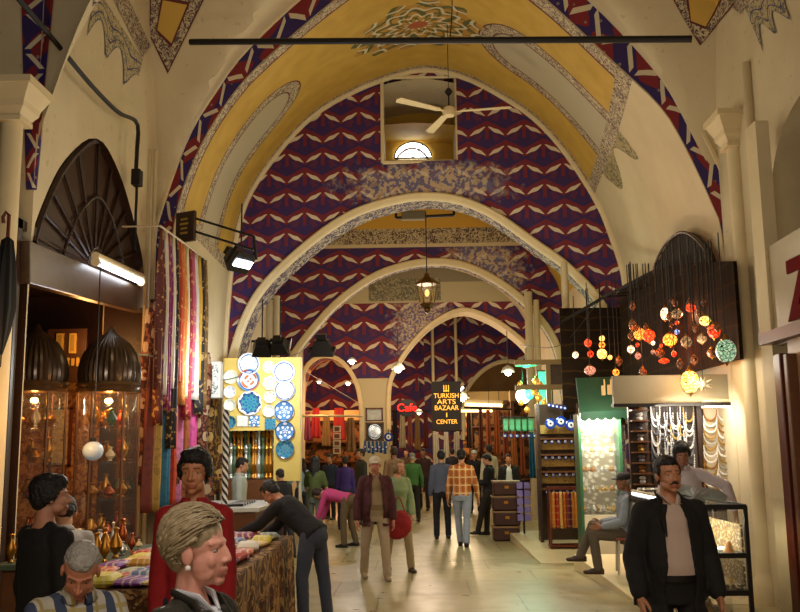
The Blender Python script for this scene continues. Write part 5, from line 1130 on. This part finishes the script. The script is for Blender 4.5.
for k,c in enumerate(('#c27a2c','#a82a1c','#d8b060','#b85a20','#6a2a50','#c8862e','#a03a22')):
    m = mat('scarf_'+c[1:], lambda c=c: mixc(gt(fract(coords()[2]*9),.8)*.5, c, '#caa25c'), .7); mb = MB(); ph=k
    mb.grid(6,8, lambda u,v: V(((u-.5)*.075,.03*math.sin(u*6+ph),-.6*v))); o = mb.build('scarf', m, smooth=2, solid=.008); tag(o,['ochre','red','straw','burnt orange','plum','amber','brick'][k]+' scarf on the low wooden stand','scarf','scarves on the low stand',(P(565,520,15.8).x-.22+.073*k,15.68,zt+.02))
# small purple patterned rack and brown stools
t = thing('postcard_rack','low rack of violet patterned cards beside the brown stools','rack',(P(524,520,17.6).x,17.6,.0))
mb = MB(); mb.cyl((0,0,0),(0,0,1.15),.02); mb.cyl((0,0,0),(0,0,.03),.18,n=20); mb.build('pole', IRON, t)
for k in range(5):
    for q in (-1,1): mb = MB(); mb.box((q*.07,-.06,1.05-.15*k),(.11,.02,.12),rot=Matrix.Rotation(R(-12),3,'X')); mb.build('card', mat('violet_card','#7a68a8',.5,var=.6,vs=25), t)
for k in range(4):
    sx = .02*(k%2); t = thing('leather_case','brown leather box with lighter rim, %s of the stack of four'%['lowest','second from the floor','third from the floor','topmost'][k],'box',(P(507,520,17.6).x+sx,17.9,.285*k),0,'stacked leather boxes')
    mb = MB(); mb.box((0,0,.13),(.5,.42,.24)); mb.build('body', mat('brown_leather','#3c1a10',.4,var=.3), t, bevel=.02); mb = MB(); mb.box((0,0,.262),(.53,.45,.035)); mb.build('lid_rim', mat('worn_tan','#8a6a44',.5), t, bevel=.01); mb = MB(); mb.box((0,-.22,.16),(.08,.02,.05)); mb.build('clasp', BRASS, t)
t = thing('silver_tray','round silver tray leaning low beside the violet rack','tray',(P(540,527,15.9).x,16.1,.02)); mb = MB(); mb.lathe([(0,0),(.2,0),(.25,.03),(.26,.03),(.2,.01)],n=28); mb.build('dish', SILV, t, True)
# ================================================================== jewellery shop with green awning
aw = thing('awning','dark green awning with cream lettering over the bright jewellery window','awning',P(600,392,13.6)); mb = MB()
A = [P(576,378,13.2),P(634,376,13.2),P(630,410,12.7),P(580,412,12.7)]; o_ = P(600,392,13.6); mb.poly([q-o_ for q in A],(0,.05,0)); mb.build('cloth', mat('green_canvas','#1c4a34',.7,var=.2), aw)
mb = MB(); mb.grid(24,1, lambda a_,b_: (A[3].lerp(A[2],a_)-o_)+V((0,-.02,-.13*b_*(.7+.3*abs(math.sin(a_*PI*6)))))); mb.build('valance', _mats['green_canvas'], aw, solid=.01)
for k,(dx,wd) in enumerate(((-.16,.05),(-.07,.06),(.03,.05),(.13,.07))):
    mb = MB(); mb.box((dx+.06,-.72,-.02+.01*k),(wd,.01,.14)); mb.box((dx+.08,-.73,.03),(.02,.01,.22)); mb.build('lettering', mat('cream_letter','#a8905c',.6), aw)
JD = 14.0; a = P(578,414,JD); b = P(623,515,JD)
t = thing('jewellery_window','brilliantly lit jewellery display window under the green awning','display window',((a.x+b.x)/2,JD,0)); W_ = b.x-a.x; zb,zt = b.z,a.z
JW = mat('jewellery_backing', lambda: mixc(gt(voro(14),.42), '#e6e2d2', '#9a927c'), .5)
mb = MB(); mb.box((0,.3,(zb+zt)/2),(W_,.04,zt-zb)); mb.build('backing', JW, t); mb = MB(); mb.box((0,.15,zb/2),(W_,.36,zb)); mb.build('plinth', mat('white_plinth','#cfc6ac',.5), t)
for q in (-1,1): mb = MB(); mb.box((q*W_/2,.13,zt/2),(.04,.4,zt)); mb.build('post', mat('green_post','#2a5a3c',.4), t)
mb = MB(); mb.box((0,-.03,(zb+zt)/2),(W_,.008,zt-zb)); mb.build('glass', GLASS, t)
for k in range(5): mb = MB(); mb.box((0,.14,zb+.05+k*(zt-zb)/5.2),(W_*.96,.3,.015)); mb.build('shelf', GLASS, t)
random.seed(9)
for k in range(5):
    for q in range(8):
        mb = MB(); rr = random.uniform(.025,.045); mb.lathe([(rr*.7,0),(rr,.01),(rr,.04),(rr*.7,.05)],n=14); mb.ball((0,0,.055),(rr*.5,rr*.5,.03),8); o = mb.build('bracelet_stand', [SILV,BRASS,GP][random.randrange(3)], smooth=True)
        tag(o,'small metal bracelet on the %s glass shelf of the jewellery window'%['lowest','second','third','fourth','top'][k],'bracelet','bracelets in the window, %s shelf'%['lowest','second','third','fourth','top'][k],((a.x+b.x)/2-W_*.42+W_*.12*q,JD+.08+.08*(q%2),zb+.06+k*(zt-zb)/5.2))
tube_lamp('glowing_tube', P(581,414,JD-.1), P(620,413.5,JD-.1), .03, 'white tube along the top of the jewellery window')
alamp('window_light', P(600,416,JD-.25), 44, '#fff4dc', .6,.15, P(600,480,JD+.3))
# necklace shop: back partition, columns of shelves
ND = 11.7
ns = thing('necklace_display','dark back partition of the necklace shop on the right','partition',(3.75,ND,0)); a = P(628,404,ND); b = P(748,404,ND)
mb = MB(); mb.box(((a.x+b.x)/2-3.75,.05,a.z/2),(b.x-a.x,.06,a.z)); mb.build('panel', mat('grey_brown_felt','#4a4038',.8), ns)
for x_ in (651,697,741): p = P(x_,404,ND); mb = MB(); mb.box((p.x-3.75,-.02,p.z/2),(.06,.08,p.z)); mb.build('post', DWOOD, ns)
p = P(719,404,ND); q = P(719,500,ND); mb = MB(); mb.box((p.x-3.75,0,(p.z+q.z)/2),(.42,.03,p.z-q.z)); mb.build('cream_panel', mat('cream_felt','#b8a888',.8), ns)
fz = P(680,389,11.4); t = thing('shop_fascia','plain cream fascia board over the necklace shop','fascia',(0,11.4,0)); a = P(612,376,11.4); b = P(746,404,11.4); mb = MB(); mb.box(((a.x+b.x)/2,0,(a.z+b.z)/2),(b.x-a.x,.12,a.z-b.z)); mb.build('board', mat('cream_panel','#8a8066',.5), t, bevel=.01); mb = MB(); mb.box(((a.x+b.x)/2,-.04,b.z),(b.x-a.x+.04,.16,.04)); mb.build('lower_edge', IRON, t)
random.seed(31)
NM = [SILV, mat('dark_beads','#3c3a40',.3,.2), mat('white_beads','#c8c4bc',.3), mat('amber_beads','#8a5a24',.3), mat('grey_beads','#7c7c80',.3,.3), mat('gold_beads','#a8843c',.3,.6)]
def necklace(x,y,z,w_,h_,m,lab,grp):
    mb = MB(); n_ = 26; pts = [V((-w_*math.cos(PI*i/n_), 0, -h_*abs(math.sin(PI*i/n_))**.8)) for i in range(n_+1)]
    for i,p in enumerate(pts): mb.ball(p, .009+.005*math.sin(PI*i/n_), 6)
    mb.tube(pts,.004,5); o = mb.build('necklace', m, smooth=True); tag(o,lab,'necklace',grp,(x,y,z)); return o
for row in range(9):
    for k in range(6):
        p = P(656+6.6*k, 407+6.0*row, ND-.1); necklace(p.x,ND-.06-.006*row,p.z,.055+.01*(k%2),.20+random.uniform(-.03,.05),NM[random.choice((0,1,4,2,0,5))],'bead necklace on the dark panel behind the seller','necklaces on the dark panel')
for row in range(13):
    for k in range(2):
        p = P(711+14*k, 410+6.0*row, ND-.1); necklace(p.x,ND-.06-.004*row,p.z,.085,.13,NM[random.choice((2,2,0,5,3))],'draped bead necklace on the cream panel right of the seller','necklaces on the cream panel')
tube_lamp('glowing_tube', P(704,405,ND-.35), P(738,406,ND-.35), .025, 'white tube over the cream necklace panel')
alamp('necklace_light', P(690,408,ND-.6), 13, '#fff6e4', .8,.12, P(695,450,ND))
t = thing('narrow_shelf','narrow shelf column of woven bracelets left of the necklaces','shelf',(P(641,447,ND-.3).x,ND-.3,0)); zt = P(641,402,ND-.3).z
mb = MB(); mb.box((0,.1,zt/2),(.24,.03,zt)); mb.build('back', DWOOD, t)
for k in range(10): mb = MB(); mb.box((0,0,1.05+k*.13),(.22,.16,.015)); mb.build('shelf', MWOOD, t)
for k in range(10): mb = MB(); mb.lathe([(.03,0),(.04,.02),(.03,.04)],n=12); mb.lathe([(.03,.05),(.045,.07),(.03,.09)],n=12); tag(mb.build('woven_bracelet', NM[k%6], smooth=True),'woven bracelet pair on the narrow shelf column','bracelet','bracelets on the narrow shelf',(P(641,447,ND-.3).x,ND-.3,1.06+k*.13))
TRAY = mat('jewellery_tray', lambda: mixc(gt(voro(30),.38), mixc(gt(noise(22,2),.5),'#b8934a','#c9c2ac'), '#5a4828'), .35, bump=.4, bs=60)
# glass counter in front of the seller
gc = thing('glass_counter','long glass jewellery counter with dark frame beside the man in the jacket','counter',(2.54,9.1,.12)); cw,cl_,chh = .62,1.7,1.13
mb = MB(); mb.box((.05,0,.05),(cw,cl_,.1)); mb.build('plinth', DWOOD, gc)
for q in (-1,1):
    for e_ in (-1,0,1): mb = MB(); mb.box((.05+q*cw/2,e_*cl_/2,chh/2),(.035,.035,chh)); mb.build('post', IRON, gc)
for z_ in (.38,.70,1.12):
    mb = MB(); mb.box((.05,0,z_),(cw,cl_,.02)); mb.build('shelf' if z_ < 1 else 'top', mat('tinted_glass','#b8c4bc',.08,alpha=.5,var=0), gc)
    mb = MB()
    for q in (-1,1): mb.box((.05+q*cw/2,0,z_),(.03,cl_,.045)); mb.box((.05,q*cl_/2,z_),(cw,.03,.045))
    mb.build('rail', IRON, gc)
    if z_ < 1:
        mb = MB(); mb.box((.05,0,z_+.03-.30),(cw*.9,cl_*.96,.035)); mb.build('tray', TRAY, gc, bevel=.005); mb = MB(); mb.box((.33,0,z_+.14),(.02,cl_*.96,.24)); mb.build('backing', TRAY, gc)
mb = MB(); mb.box((.05-cw/2,0,.58),(.006,cl_,1.0)); mb.build('side_glass', GLASS, gc); mb = MB(); mb.box((.05,-cl_/2,.58),(cw,.006,1.0)); mb.build('front_glass', GLASS, gc)
tl = tube_lamp('glowing_tube', (2.30,8.3,1.28), (2.30,9.9,1.28), .012, 'thin lit tube along the top edge of the glass counter')
alamp('counter_light', (2.59,9.1,1.2), 30, '#fff2d4', .4,1.5, (2.59,9.1,0))
random.seed(14)
for lv,z_ in enumerate((.225,.515,.835)):
    for i in range(26):
        k = random.choice((0,5,0,2,3)); x_ = 2.39+.13*(i%4)+random.uniform(-.02,.02); y_ = 8.36+.235*(i//4)+random.uniform(-.04,.04); mb = MB(); rr = random.uniform(.03,.055)
        if i%3: mb.lathe([(rr,0),(rr*1.15,.012),(rr,.024),(rr*.85,.012),(rr,0)],n=16)
        else: mb.lathe([(0,0),(rr,0),(rr*.7,.03),(rr*.4,.09),(rr*.2,.1),(0,.1)],n=12)
        o = mb.build('jewellery_piece', NM[k] if lv else [BRASS,NM[5],GP][i%3], smooth=True); tag(o,'%s jewellery piece on the %s shelf of the glass counter'%(('silver and bead' if lv else 'golden'),['bottom','middle','upper'][lv]),'jewellery','jewellery on the %s counter shelf'%['bottom','middle','upper'][lv],(x_,y_,z_-.0))
for k in range(7):
    pts = [V((0,0,0)),V((-.12,.05,.05)),V((-.25,.0,.02)),V((-.32,-.06,.0))]; mb = MB(); mb.tube(catmull(pts,10),[.03+.02*math.sin(i*.6) for i in range(11)],8); o = mb.build('scarf_roll', mat('grey_wool','#8c8a84',.9,var=.35,vs=20), smooth=True); tag(o,'grey rolled shawl lying across the top of the glass counter','shawl','rolled shawls on the counter',(2.79,8.4+.2*k,1.30),.3*k%1.1)
for k in range(16): mb = MB(); mb.lathe([(.04,0),(.055,.02),(.04,.04)],n=14); tag(mb.build('silver_bracelet', SILV, smooth=True),'silver bracelet heaped on the small stand behind the man in the jacket','bracelet','heaped silver bracelets',(2.62+.1*(k%4),10.75+.09*((k//4)%2),1.12+.045*(k//4)))
t = thing('small_stand','small white stand heaped with silver bracelets','stand',(2.77,10.8,.1)); mb = MB(); mb.box((0,0,1.0),(.5,.34,.03)); mb.build('top', mat('white_plinth','#cfc6ac',.5), t, bevel=.005); mb = MB(); mb.box((0,0,.5),(.3,.24,1.0)); mb.build('column', _mats['white_plinth'], t)
# chair of the seated man
t = thing('chair','white legged chair with reddish seat under the seated man','chair',(sm.location.x+.04,12.0,.17),R(82)); 
mb = MB(); mb.box((0,-.02,.44),(.42,.42,.035)); mb.build('seat', mat('reddish_seat','#8a4a34',.6), t, bevel=.01)
for q in (-1,1):
    for e_ in (-1,1): mb = MB(); mb.cyl((q*.2,e_*.19-.02,0),(q*.18,e_*.17-.02,.43),.016); mb.build('leg', mat('white_paint','#c4bca4',.5), t, True)
    mb = MB(); mb.cyl((q*.18,-.2,.43),(q*.18,-.27,.88),.014); mb.build('back_post', _mats['white_paint'], t, True)
mb = MB(); mb.box((0,-.26,.8),(.36,.02,.12)); mb.build('backrest', _mats['white_paint'], t)
# ================================================================== the lantern shop
lat = thing('lantern_canopy','dark iron canopy frame with lattice behind the coloured lanterns','canopy',(0,0,0))
cp = [P(562,322,16.6),P(604,297,15.6),P(668,264,13.6),P(737,259,11.6)]
mb = MB()
for p_,q_ in zip(cp,cp[1:]): mb.cyl(p_,q_,.03)
for f in range(9): p_ = cp[1].lerp(cp[3],f/8); mb.cyl(p_,V((4.0,p_.y,p_.z+.05)),.018)
mb.build('frame', IRON, lat, True)
LAT = mat('dark_lattice', lambda: (lambda x,y,z,_: mixc(gt(fract(y*5),.86)+gt(fract(z*4+noise(3)*.6),.88), mixc(noise(5,3),'#0f0905','#261608'), '#332008'))(*coords()), .9, spec=.15)
mb = MB(); a_ = PX(735,262,3.62); b_ = PX(572,318,3.62)
tp = [PX(735,261,3.72),PX(700,262,3.72),PX(668,266,3.72),PX(640,280,3.72),PX(620,291,3.72)]
mb.add([(3.72,tp[0].y,2.75),(3.72,tp[-1].y,2.75)]+tp[::-1],[tuple(range(7))]); mb.build('lattice', LAT, lat, solid=.04)
mb = MB(); p_ = P(562,300,16.7); q_ = P(622,400,16.7); mb.box(((p_.x+q_.x)/2,16.75,(p_.z+q_.z)/2-.3),(q_.x-p_.x+.1,.04,p_.z-q_.z+.3)); mb.build('end_lattice', LAT, lat)

fr = [PX(p.x,p.y,3.74) for p in catmull(px2([(656,274),(658,262),(666,246),(676,236),(685,232),(695,236),(705,246),(711,257),(713,266)]),24)]
mb = MB(); mb.poly(fr,(.05,0,0)); w2 = mb.build('window_2', DARK, kind='structure'); mb = MB(); c_ = PX(686,270,3.7)
for k in range(2,24,2): mb.cyl(V((3.7,fr[k].y,c_.z-.02)),fr[k]-V((.03,0,0)),.012,n=6)
mb.tube([p-V((.03,0,0)) for p in fr],.022,6); mb.build('window_frame', DWOOD, w2, True)
def glassmosaic(nm, c1_, c2_, e):
    return mat('mosaic_'+nm, lambda: mixc(lt(voro(26,feat='DISTANCE_TO_EDGE'),.06), mixc(gt(noise(30,1),.5), c1_, c2_), '#2a1408'), .2, emit=e, ecol=lambda: mixc(lt(voro(26,feat='DISTANCE_TO_EDGE'),.06), mixc(gt(noise(30,1),.5), c1_, c2_), '#140a04'))
random.seed(77)
GM = dict(white=glassmosaic('white','#ffdcae','#ffe9cc',1.5), red=glassmosaic('red','#e82810','#ff5a28',1.5), orange=glassmosaic('orange','#ff7a18','#ffa648',2.2), yellow=glassmosaic('yellow','#ffb848','#ffd888',2.2),
    green=glassmosaic('green','#7fb890','#c8e8c4',.55), beige=glassmosaic('beige','#a8845c','#c8a478',.35), pink=glassmosaic('pink','#c87a6a','#e8a890',.7), blue=glassmosaic('blue','#6a90e8','#b8ccff',1.6), dim=glassmosaic('dim','#6a3a1c','#8a5430',.3), hot=glassmosaic('hot','#fff0c8','#ffd890',4.0))
LN = [(665,314,4.6,'white',12.6,'tall white lantern at the upper left of the cluster',1.35),(677,314,5.6,'beige',12.9,'dim beige lantern between the white and red-topped ones',.8),(690.5,308,5.2,'red',12.4,'topmost round lantern with a red glow',.8),(705,321,5.8,'yellow',12.2,'pale yellow lantern right of the topmost red one',.8),(714,331.5,6.2,'red',12.0,'bright red orange lantern at the right of the cluster',1.1),
 (726,351,10,'green',11.2,'large pale green mosaic lantern beside the right column',1.12),(690,382,9,'yellow',11.3,'large glowing cream lantern hanging lowest in front of the fascia',1.2),(639.5,334,5.8,'orange',13.2,'bright orange lantern at the left of the main cluster',1),(649,336,6.2,'red',13.0,'red orange lantern beside the bright orange one',1),(670,340,7,'orange',12.6,'wide dull orange lantern in the middle of the cluster',.85),
 (686.5,342,5.6,'beige',12.3,'beige square-shouldered lantern in the centre right',1),(677,332,2.6,'blue',12.5,'tiny bluish white lantern in the middle',1),(677,323,2.2,'red',12.7,'tiny red lantern above the bluish one',1),(631,349.5,3.8,'white',13.6,'small white orange lantern low on the left of the cluster',1),(637.5,345,2.2,'red',13.5,'tiny red lantern next to the small white one',1),(638,356,3.2,'pink',13.5,'small pink lantern under the tiny red one',1),
 (653,343,2.2,'hot',13.0,'tiny bright lantern in the cluster middle, upper',1),(661.5,346,2.0,'red',12.9,'tiny red lantern in the cluster middle',1),(653,352,2.2,'pink',13.1,'tiny pink lantern in the cluster middle, lower',1),(674,354,2.8,'red',12.5,'small deep red lantern under the wide orange one',1),(664,361,5.4,'red',12.7,'flat bowl lantern glowing red and white, low in the cluster',.45),(660,353,5,'dim',12.9,'dim brown lantern above the flat red bowl',.8),
 (602,338.5,2.8,'yellow',14.6,'small yellow lantern, topmost of the left string',1),(602,345,3.2,'orange',14.6,'small orange lantern, second of the left string',1),(602,354,5,'yellow',14.4,'round yellow lantern, lowest of the left string',1),(588,343,3.8,'red',15.0,'red lantern left of the yellow string, upper',1),(590.5,354,3.2,'red',15.0,'deep red lantern left of the yellow string, lower',1),(575.5,355,3.2,'white',15.5,'white lantern furthest to the left',1),(610,357.5,2.4,'yellow',14.2,'tiny yellow lantern right of the yellow string',1),
 (590,370.5,5.8,'pink',14.6,'wide pinkish lantern over the green awning',.75),(616,372.5,3.4,'orange',14.0,'small orange lantern low over the awning edge',1),(619,361,3.8,'dim',14.0,'dim brown lantern above the awning lettering',1.1),(702,339,5,'beige',12.0,'dim beige lantern beside the bright red orange one',.9),(712,353,5.2,'dim',11.8,'dim lantern left of the large green one',.9),(632,336,4.4,'dim',13.5,'dim amber lantern left of the bright orange one',.9),(646,327,2.6,'dim',13.2,'small unlit lantern above the orange pair',1.2),(694,360,4.2,'dim',12.2,'small unlit lantern above the large cream one',1),(680,364,3.6,'dim',12.3,'small unlit lantern right of the flat red bowl',1.2),(643,372,4,'dim',13.0,'small unlit lantern over the fascia, left',1.2)]
def czt(y):
    q = cp[::-1]
    if y <= q[0].y: return q[0].z
    for a_,b_ in zip(q,q[1:]):
        if y <= b_.y: return a_.z+(b_.z-a_.z)*(y-a_.y)/(b_.y-a_.y)
    return q[-1].z
for i_ in range(16): LN.append((random.uniform(625,718),random.uniform(300,330),random.uniform(2.2,3.6),'dim',random.uniform(11.6,13.4),'small unlit lantern hanging in the dark upper part of the lantern canopy',random.uniform(.9,1.5)))
for x_,y_,r_,k,D,lab,el in LN:
    D = min(D, 3.45*900/max(1,x_-418)); p = P(x_,y_,D); rr = r_/900*D; t = thing('mosaic_lantern', lab, 'lantern', p, 0, 'mosaic lanterns'); h_ = rr*el
    mb = MB(); mb.lathe([(rr*.3,-h_),(rr*.62,-h_*.82),(rr*.9,-h_*.45),(rr,0),(rr*.92,h_*.45),(rr*.66,h_*.82),(rr*.36,h_)], n=18); mb.build('globe', GM[k], t, True)
    mb = MB(); mb.lathe([(rr*.42,h_*.96),(rr*.45,h_*1.06),(rr*.2,h_*1.25),(rr*.1,h_*1.5),(0,h_*1.5)],n=12); mb.build('cap', BRASS, t, True)
    mb = MB(); mb.lathe([(0,-h_*1.35),(rr*.08,-h_*1.3),(rr*.14,-h_*1.12),(rr*.36,-h_*.99),(rr*.3,-h_*.92)],n=12); mb.build('finial', BRASS, t, True)
    top = 4.25-(D-11)*.0; L_ = max(.15, czt(D)-p.z); mb = MB(); mb.cyl((0,0,h_*1.4),(0,0,L_),.007,n=6); mb.build('chain', IRON, t)
for q,(x_,y_,D,e_,c_) in enumerate(((690,384,11.0,9,'#ffc27a'),(645,340,12.6,14,'#ff7a30'),(712,334,11.6,12,'#ff6a30'),(600,352,13.9,9,'#ffb060'),(672,350,12.2,10,'#ff6030'),(690,316,12.0,10,'#ffb080'))): plamp('lantern_light', P(x_,y_,D), e_, c_, .06)
for k,(x_,y_,D) in enumerate(((632,386,12.2),(703,384,11.1))):
    t = thing('star_ornament',['white cloth star ornament hanging over the left end of the fascia','white star ornament hanging behind the large cream lantern'][k],'ornament',P(x_,y_,D)); mb = MB()
    for i in range(10): a_ = PI*i/5; mb.tube([(0,0,0),(.12*math.cos(a_),.03*(-1)**i,.09*math.sin(a_))],[.03,.002],6)
    mb.ball((0,0,0),.045,10); mb.build('star', mat('white_cloth','#c8c0b0',.7), t, True); mb = MB(); mb.cyl((0,0,.04),(0,0,.6),.004,n=5); mb.build('cord', IRON, t)
# ================================================================== near shop at the right edge
FX = 3.72
t = thing('shop_fascia','cream fascia board with a large red letter at the right edge','fascia',(FX,8.6,0)); a_ = PX(757,256,FX); b_ = PX(757,352,FX); c_ = PX(812,244,FX)
mb = MB(); mb.add([(0,a_.y-8.6,a_.z),(0,c_.y-8.6,a_.z+.02),(0,c_.y-8.6,b_.z),(0,a_.y-8.6,b_.z)],[(0,1,2,3)]); mb.build('board', mat('cream_gloss_panel','#a08f6c',.25), t, solid=.08)
zc = PX(795,292,FX); me_h = 0.8
lettering('lettering','Z',me_h*.98,mat('dark_red_paint','#6a0806',.85,spec=.1),t,(-.055,PX(806,296,FX).y-8.6,zc.z-.02),(PI/2,0,-PI/2),.01,1.0,.03)
t = thing('doorway','polished red-brown wooden door frame at the right edge','doorway',(3.6,0,0)); 
for px_,w_,m in ((789,.10,RWOOD),(798,.05,MWOOD)): p = PX(px_,447,3.6); zt = PX(px_,352,3.6).z; mb = MB(); mb.box((0,p.y,zt/2),(.12,w_*1.6,zt)); mb.build('post', m, t, bevel=.01)
p = PX(800,447,3.62); mb = MB(); mb.box((.06,p.y-.3,1.4),(.04,.9,2.8)); mb.build('door_leaf', mat('pale_door','#a8805a',.35), t); mb = MB(); mb.box((0,p.y-.2,2.85),(.14,1.6,.12)); mb.build('lintel', RWOOD, t)
mb = MB(); p = PX(764,300,3.66); mb.box((3.72,p.y,2.6),(.14,.30,5.2)); mb.build('trim_pilaster_right', CREAM, kind='structure')
mb = MB(); mb.box((4.55,8.2,6.0),(.05,4.2,5.5)); w3 = mb.build('window_3', DARK, kind='structure'); mb = MB()
for k in range(7): mb.box((4.48,7.0+.5*k,6.2),(.06,.06,4.5)); mb.box((4.46,8.2,4.6+.6*k),(.05,4.0,.05),rot=Matrix.Rotation(R(14),3,'X'))
mb.build('window_bars', MWOOD, w3)
mb = MB(); mb.box((4.6,8.4,2),(.1,3.4,4)); mb.build('wall_near_shop', mat('near_shop_inside','#3c2416',.6), kind='structure')
# overhead wires
for k,(q,lab) in enumerate([([P(168,372,13.2),P(230,379,16),P(301,352,22)],'thin wire sagging from the pier towards the orange arch'),([P(303,370,22),P(340,392,26),P(384,418,30)],'pale wire slanting down across the orange side arch'),([P(450,40,12),P(452,10,12.2),P(452,-30,12.4)],'thin wire holding the ceiling fan above the tie rod'),([P(600,300,15.5),P(560,345,17),P(520,345,20)],'thin wire from the lantern canopy to the green lamp')]):
    mb = MB(); mb.tube(catmull(q,16),.008,6); tag(mb.build('overhead_wire', PIPE if k==1 else IRON, smooth=True),lab,'wire')
# ================================================================== light
w = bpy.data.worlds.new('world'); sc.world = w; w.use_nodes = True
w.node_tree.nodes['Background'].inputs[0].default_value = hx('#ffe6c8'); w.node_tree.nodes['Background'].inputs[1].default_value = .75
for l in [  # points for hall and shop lighting, plus two added foreground fills
 ((0,10.5,5.2),70,'#ffecc4',.5),((0,15,5.0),75,'#ffecc4',.5),((0,21,4.6),110,'#ffe2c4',.4),((.3,28.5,4.2),190,'#ffe2c4',.4),((1.6,37,3.8),260,'#ffd9a8',.4),((1.8,44.5,3.4),420,'#ffcf90',.4),((-3.1,34.5,3.2),120,'#ffb070',.3),((-3.2,29.6,3.2),70,'#ffc080',.25),
 ((-.4,1.6,3.0),60,'#fff0e0',.3),((1.2,3.2,3.4),50,'#ffeeda',.3),((-4.4,11.9,3.2),40,'#ffb464',.15),((c1.x,11.0,2.40),14,'#ffb050',.03),((c2.x,10.7,2.40),10,'#ffb050',.03),((-3.3,8.3,2.2),28,'#ffc070',.12),  # first two are fills added near the camera to brighten the foreground figures
 ((-1.9,7.2,2.6),40,'#fff0dc',.15),((-2.1,9.6,2.7),45,'#fff4e4',.15),((-2.7,12.6,2.9),70,'#f4f8ff',.15),
 ((3.2,10.6,2.75),20,'#fff2dc',.15),((2.5,12.2,2.3),32,'#fff2dc',.15),((2.2,15.6,2.7),60,'#f4ffe8',.15),((1.6,20.3,2.9),45,'#ffe9c0',.15)]: plamp('shop_and_fill_light', *l)
p = P(266,352,15.4); alamp('plate_light', (p.x+.1,p.y+.0,p.z-.25), 36, '#f2f6ff', .5,.2, P(262,400,16.75))
